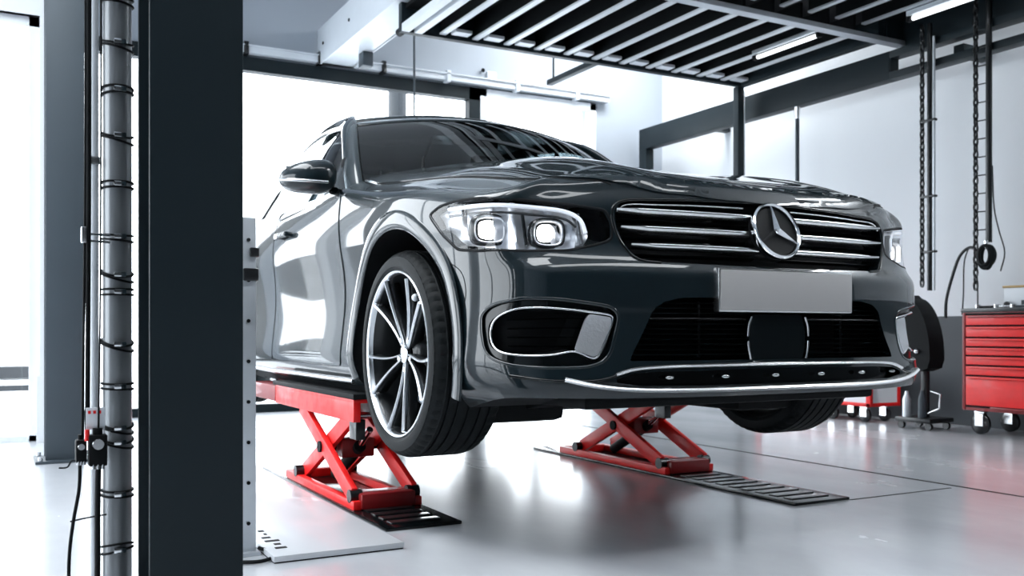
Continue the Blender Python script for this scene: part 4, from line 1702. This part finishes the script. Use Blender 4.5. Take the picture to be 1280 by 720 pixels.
# crane-like runway beam on the right wall
BM_ = empty('runway_beam', (5.99, 8.0, 2.62), 0, 'long dark charcoal beam running along the right wall and splitting into two rails', 'beam')
b = MB()
b.box(-.05, .05, -3.04, .16, 0, .215, bev=.003)
b.build('beam', M['steel_dark'], BM_)
MB().box(-.05, .05, -6.2, -3.04, .16, .215, bev=.003).build('upper_rail', M['steel_dark'], BM_)
MB().box(-.05, .05, -6.2, -3.04, 0, .055, bev=.003).build('lower_rail', M['steel_dark'], BM_)
for y in (-3.05, -6.1):
    MB().box(-.045, .045, y, y + .03, .055, .16).build('spacer', M['steel_dark'], BM_, 0)
MB().box(-.05, .05, .04, .16, -2.62, 0, bev=.003).build('post', M['steel_dark'], BM_)
for y in (-.8, -3.6, -5.6):
    MB().box(.05, XR - 5.99, y, y + .08, .06, .14).build('wall_bracket', M['steel_dark'], BM_, 0)
PP = empty('platform_post', (5.80, 6.47, 0), 0, 'slim dark post standing under the far corner of the overhead platform', 'post')
MB().box(-.034, .034, -.034, .034, .012, 2.885, bev=.004).build('shaft', M['steel_dark'], PP)
MB().box(-.09, .09, -.09, .09, 0, .012, bev=.002).build('base_plate', M['steel_dark'], PP)
MB().cyl((.060, 0, .012), (.060, 0, 2.86), .012).build('conduit', M['steel_light'], PP)

# hanging lines along the right wall
HC_ = empty('hanging_hose', (5.98, 5.94, 2.62), 0, 'single grey hose hanging from the dark beam right of the platform post', 'hose')
MB().cyl((0, 0, -.10), (0, 0, -1.75), .017, n=12).build('hose', M['steel_mid'], HC_)
MB().cyl((0, 0, 0), (0, 0, -.11), .026, .016, n=12).build('hook', M['satin'], HC_)


def chain(root, x, y, z0, z1, name='chain'):
    b = MB()
    n = int((z0 - z1) / .045)
    for i in range(n):
        z = z0 - i * .045
        a = 0 if i % 2 else 1
        P = [Vector((x + (.013 * math.cos(t) if a else 0), y + (0 if a else .013 * math.cos(t)), z - .027 + .030 * math.sin(t))) for t in np.linspace(0, 2 * math.pi, 10, endpoint=False)]
        b.tube(P, .0085, n=5, closed=True)
    return b.build(name, M['alloy_dark'], root, 60)


C1 = empty('cable_drop', (5.90, 4.615, 2.83), 0, 'first pair of dark vertical cable lines on the right wall, ending behind the bumper', 'cable')
chain(C1, 0, .02, .1, -1.83)
MB().cyl((.01, -.036, .1), (.01, -.036, -1.83), .018, n=12).build('cable', M['alloy_dark'], C1)
MB().cyl((.01, -.072, .0), (.01, -.072, -1.83), .010, n=12).build('conduit', M['steel_light'], C1)
for z in (-.6, -1.15, -1.55):
    MB().box(-.01, .025, -.09, .03, z - .008, z + .008, bev=.003).build('clip', M['alloy_dark'], C1)
C2 = empty('cable_drop', (5.90, 4.165, 2.83), 0, 'second pair of dark vertical cable lines, above the red tool chest with a hose coil', 'cable')
chain(C2, 0, .04, .15, -1.86)
MB().cyl((.02, -.045, .15), (.02, -.045, -1.52), .021, n=12).build('cable', M['alloy_dark'], C2)
for k in range(11):
    z = -.18 - k * .125
    MB().cyl((.01, .04, z), (.02, -.045, z), .0045, n=6).build('rung', M['alloy_dark'], C2)
MB().tube([Vector(p) for p in smoothline([(.02, -.07, -1.0), (.02, -.085, -1.30), (.02, -.12, -1.45), (.02, -.16, -1.60), (.02, -.13, -1.72)], 20)], .005, n=6).build('lead', M['alloy_dark'], C2)
HR = empty('hose_coil', (5.89, 4.12, 1.29), 0, 'small tight coil of black hose hanging at the end of the second cable line', 'hose')
b = MB()
for k in range(5):
    b.tube([Vector((-.02 + .010 * k, (.040 + .012 * (k % 3)) * math.cos(t), (.066 + .012 * (k % 2)) * math.sin(t) - .01 * k % .02 - .07)) for t in np.linspace(0, 2 * math.pi, 28, endpoint=False)], .012, n=8, closed=True)
b.build('coil', M['rubber'], HR, 60)
MB().cyl((0, 0, -.02), (0, 0, .03), .014).build('hook', M['satin'], HR)
LP = empty('looping_hose', (5.90, 4.20, 0), 0, 'thin dark hose arching off the second cable line down behind the tool chest', 'hose')
for pts, r in (([(0, .0, 1.27), (0, .05, 1.285), (0, .12, 1.24), (0, .19, 1.08), (0, .235, .92), (0, .24, .80)], .011), ([(0, .06, 1.28), (0, .09, 1.20), (0, .10, .95), (0, .11, .82)], .005), ([(0, -.01, 1.05), (0, -.01, .875)], .005)):
    MB().tube([Vector(p) for p in smoothline(pts, 26)], r, n=8).build('hose', M['alloy_dark'], LP, 60)


# ---------------------------------------------------------------- tool chest, cart, balancer
def caster(par, x, y, h):
    o = MB().box(x - .022, x + .022, y - .035, y + .035, h - .022, h - .002, bev=.004)
    o.box(x - .024, x - .018, y - .03, y + .03, h * .35, h - .02)
    o.box(x + .018, x + .024, y - .03, y + .03, h * .35, h - .02)
    c = o.build('caster', M['chrome'], par)
    MB().lathe([(0, -.016), (h * .38, -.016), (h * .44, -.010), (h * .44, .010), (h * .38, .016), (0, .016)], (x, y, h * .44), (1, 0, 0), 24).build('caster_wheel', M['alloy_dark'], c, 40)


TC = empty('tool_chest', (6.08, 3.80, 0), 0, 'bright red multi-drawer roller tool chest against the right wall', 'tool chest')
bx = MB()
bx.box(-.23, .23, -.47, .47, .163, .835, bev=.006)
bx.build('cabinet', M['red_dark'], TC)
MB().box(-.2315, -.2295, -.44, .445, .185, .828).build('face_recess', M['black'], TC, 0)
MB().box(-.24, .235, -.478, .478, .835, .862, bev=.006).build('top', M['alloy_dark'], TC)
zs = [.818, .742, .662, .598, .538, .472, .402, .318, .19]
for i in range(7):
    z1_, z0_ = zs[i] - .006, zs[i + 1] + .006
    if i == 6:
        z0_ = .20
    d_ = MB().box(-.244, -.226, -.43, .435, z0_, z1_, bev=.003).build('drawer', M['red'], TC)
    MB().box(-.262, -.244, -.41, .415, z1_ - .014, z1_ - .004, bev=.004).build('handle', M['red'] if i else M['red_dark'], d_)
MB().box(-.236, -.226, .445, .468, .17, .83, bev=.002).build('corner_post', M['red_dark'], TC)
for x in (-.16, .16):
    for y in (-.38, -.02, .38):
        caster(TC, x, y, .160)
MB().box(-.25, -.236, -.1, .25, .182, .196, bev=.003).build('kick_plate', M['red_dark'], TC)

BX = empty('parts_box', (6.10, 3.93, .8625), 0, 'white open box with a tan wooden rim on top of the red tool chest', 'box')
MB().box(-.12, .13, -.25, .12, 0, .135, bev=.004).build('box', M['white_steel'], BX)
M['wood'] = mat('tan_wood', (.50, .33, .13), .5, noise=.2, nscale=30)
MB().box(-.128, .138, -.258, .128, .135, .150, bev=.003).build('wooden_rim', M['wood'], BX)
MB().sphere((-.135, .09, .022), .022, n=8).build('knob', M['alloy_dark'], BX, 60)
for k in range(4):
    MB().box(-.123, -.120, -.18 + k * .05, -.155 + k * .05, .02, .04 + .01 * (k % 2)).build('print', M['steel_mid'], BX, 0)
for k, (y, l, lb) in enumerate(((4.13, .10, 'dark hand tool lying at the far end of the tool chest top'), (4.0, .09, 'short grey spanner lying on the tool chest before the white box'), (3.88, .10, 'dark ratchet lying nearest the front edge of the tool chest top'))):
    o = empty(('ratchet', 'spanner', 'ratchet')[k], (5.905 + .01 * k, y, .8625), .1 * k, lb, 'hand tool')
    MB().box(-.008, .008, -l * .6, l * .5, 0, .016, bev=.004).build('handle', (M['black'], M['satin'], M['steel_mid'])[k], o)
    MB().cyl((0, l * .6, 0), (0, l * .6, .024), .020, n=16).build('head', M['satin'], o)

RC = empty('tool_cart', (6.02, 5.68, 0), 0, 'low red framed cart with a white side panel seen below the far bumper corner', 'cart')
f = MB()
for y in (-.60, .60):
    f.box(-.17, -.14, y - .022, y + .022, .125, .40, bev=.004)
    f.box(.14, .17, y - .022, y + .022, .125, .40, bev=.004)
f.box(-.17, .17, -.62, .62, .125, .152, bev=.004)
f.box(-.17, .17, -.62, .62, .385, .41, bev=.004)
f.build('frame', M['red'], RC)
MB().box(-.155, -.145, -.575, .575, .15, .386).build('panel', M['white_steel'], RC, 0)
MB().box(-.14, .14, -.612, -.600, .152, .386).build('panel', M['white_steel'], RC, 0)
MB().box(-.14, .14, -.57, .57, .152, .384).build('body', M['steel_dark'], RC, 0)
for x in (-.11, .11):
    for y in (-.52, -.2, .2, .52):
        caster(RC, x, y, .124)

WB = empty('wheel_balancer', (5.92, 4.62, 0), 0, 'black wheel balancer with a curved hood beside the far end of the bumper', 'machine')
pr_ = []
for t in np.linspace(0, 1, 24):
    pr_.append((0, .105 - .22 * math.sin(math.pi / 2 * min(1, t * 1.6)) * (1 if t < .8 else 1 - (t - .8) * 1.8), .965 - .52 * t - .02 * math.sin(math.pi * t)))
pr_ = [(0, .105, .97)] + [(0, .105 - .215 * math.sin(a), .52 + .43 * math.cos(a)) for a in np.linspace(.12, math.pi / 2, 14)] + [(0, -.11, .50), (0, -.09, .44), (0, -.02, .415), (0, .105, .42)]
mb = MB().prism([(-.10, y, z) for _, y, z in pr_], (.16, 0, 0))
mb.build('hood', M['black'], WB, 30)
MB().sphere((-.105, -.005, .56), .020, n=10).build('hub_nut', M['chrome'], WB, 60)
MB().cyl((-.03, -.02, .08), (-.03, -.02, .42), .030).build('column', M['alloy_dark'], WB)
MB().box(-.16, .10, -.16, .14, .05, .085, bev=.01).build('base', M['alloy_dark'], WB)
for (y, r, h, m_) in ((.075, .030, .25, M['steel_light']), (-.055, .028, .26, M['steel_mid'])):
    MB().lathe([(0, .085), (r, .085), (r, h - .04), (r * .5, h), (r * .4, h + .02), (0, h + .02)], (-.11, y, 0), (0, 0, 1), 24).build('canister', m_, WB, 40)
for x in (-.12, .07):
    for y in (-.12, .11):
        MB().cyl((x - .012, y, .026), (x + .012, y, .026), .026, n=16).build('foot', M['alloy_dark'], WB)
MB().tube([Vector(p) for p in ((-.10, -.10, .12), (-.10, -.19, .16), (-.10, -.20, .26), (-.10, -.12, .28))], .008, n=8).build('lever', M['satin'], WB, 60)

# coil of cable left on the floor behind the car
FC = empty('floor_cable', (3.86, 6.9, 0), 0, 'small tangle of black cable on the floor beyond the car', 'cable')
b = MB()
pts = []
for t in np.linspace(0, 5.5 * math.pi, 70):
    pts.append((.11 * math.cos(t) * (1 + .25 * math.sin(1.7 * t)), .07 * math.sin(t * 1.1), .014 + .05 * (1 + math.sin(.9 * t)) * .5))
b.tube([Vector(p) for p in pts], .009, n=6)
b.build('cable', M['rubber'], FC, 60)

# ---------------------------------------------------------------- outdoors
M['out_grey'] = mat('outdoor_grey', (.030, .033, .037), .8, noise=.4, nscale=3)
M['out_leaf'] = mat('hedge_leaves', (.045, .055, .045), .9, noise=.5, nscale=4)
OW = MB().box(-14, .6, 16.0, 16.4, 0, .18).box(-14, .6, 13.0, 13.12, -.02, .05)
o = OW.build('kerb_wall', M['out_grey'], None, 0)
tag(o, 'low grey kerb wall outside beyond the left glazed doorway', 'wall')
CP = empty('parked_car', (-4.2, 20.5, -.02), .3, 'washed-out dark car parked far outside the left glazed doorway', 'car')
prof = [(-2.2, .3), (-2.2, .75), (-1.4, .92), (-.8, 1.38), (.7, 1.42), (1.5, .98), (2.15, .85), (2.2, .3)]
MB().prism([(x, -.85, z) for x, z in prof], (0, 1.7, 0)).build('body', M['out_grey'], CP, 30)
for x in (-1.4, 1.4):
    for y in (-.86, .66):
        MB().cyl((x, y, .32), (x, y + .2, .32), .32, n=24).build('wheel', M['rubber'], CP)
o = MB().cyl((3.78, 9.6, -.05), (3.78, 9.6, 3.6), .10, n=24).build('canopy_post', mat('canopy_post_grey', (.06, .065, .07), .7, noise=.1), None, 40)
tag(o, 'round grey post standing outside behind the right end of the big window', 'post')
TR = empty('tree', (8.6, 15.0, -.02), 0, 'faint overexposed tree outside the second window', 'tree')
MB().cyl((0, 0, 0), (0, 0, 2.6), .12, .08, n=12).build('trunk', M['out_grey'], TR)
b = MB()
for k in range(240):
    a, e_, r = random.uniform(0, 6.28), random.uniform(-1.2, 1.4), random.uniform(.3, 1.0)
    c = Vector((r * math.cos(a) * math.cos(e_), r * math.sin(a) * math.cos(e_), 3.1 + r * .9 * math.sin(e_)))
    d1 = Vector((random.gauss(0, 1), random.gauss(0, 1), random.gauss(0, 1))).normalized() * .12
    d2 = d1.orthogonal().normalized() * .07
    b.add([c - d1, c + d2, c + d1, c - d2], [(0, 1, 2, 3)])
b.build('foliage', M['out_leaf'], TR, 0)
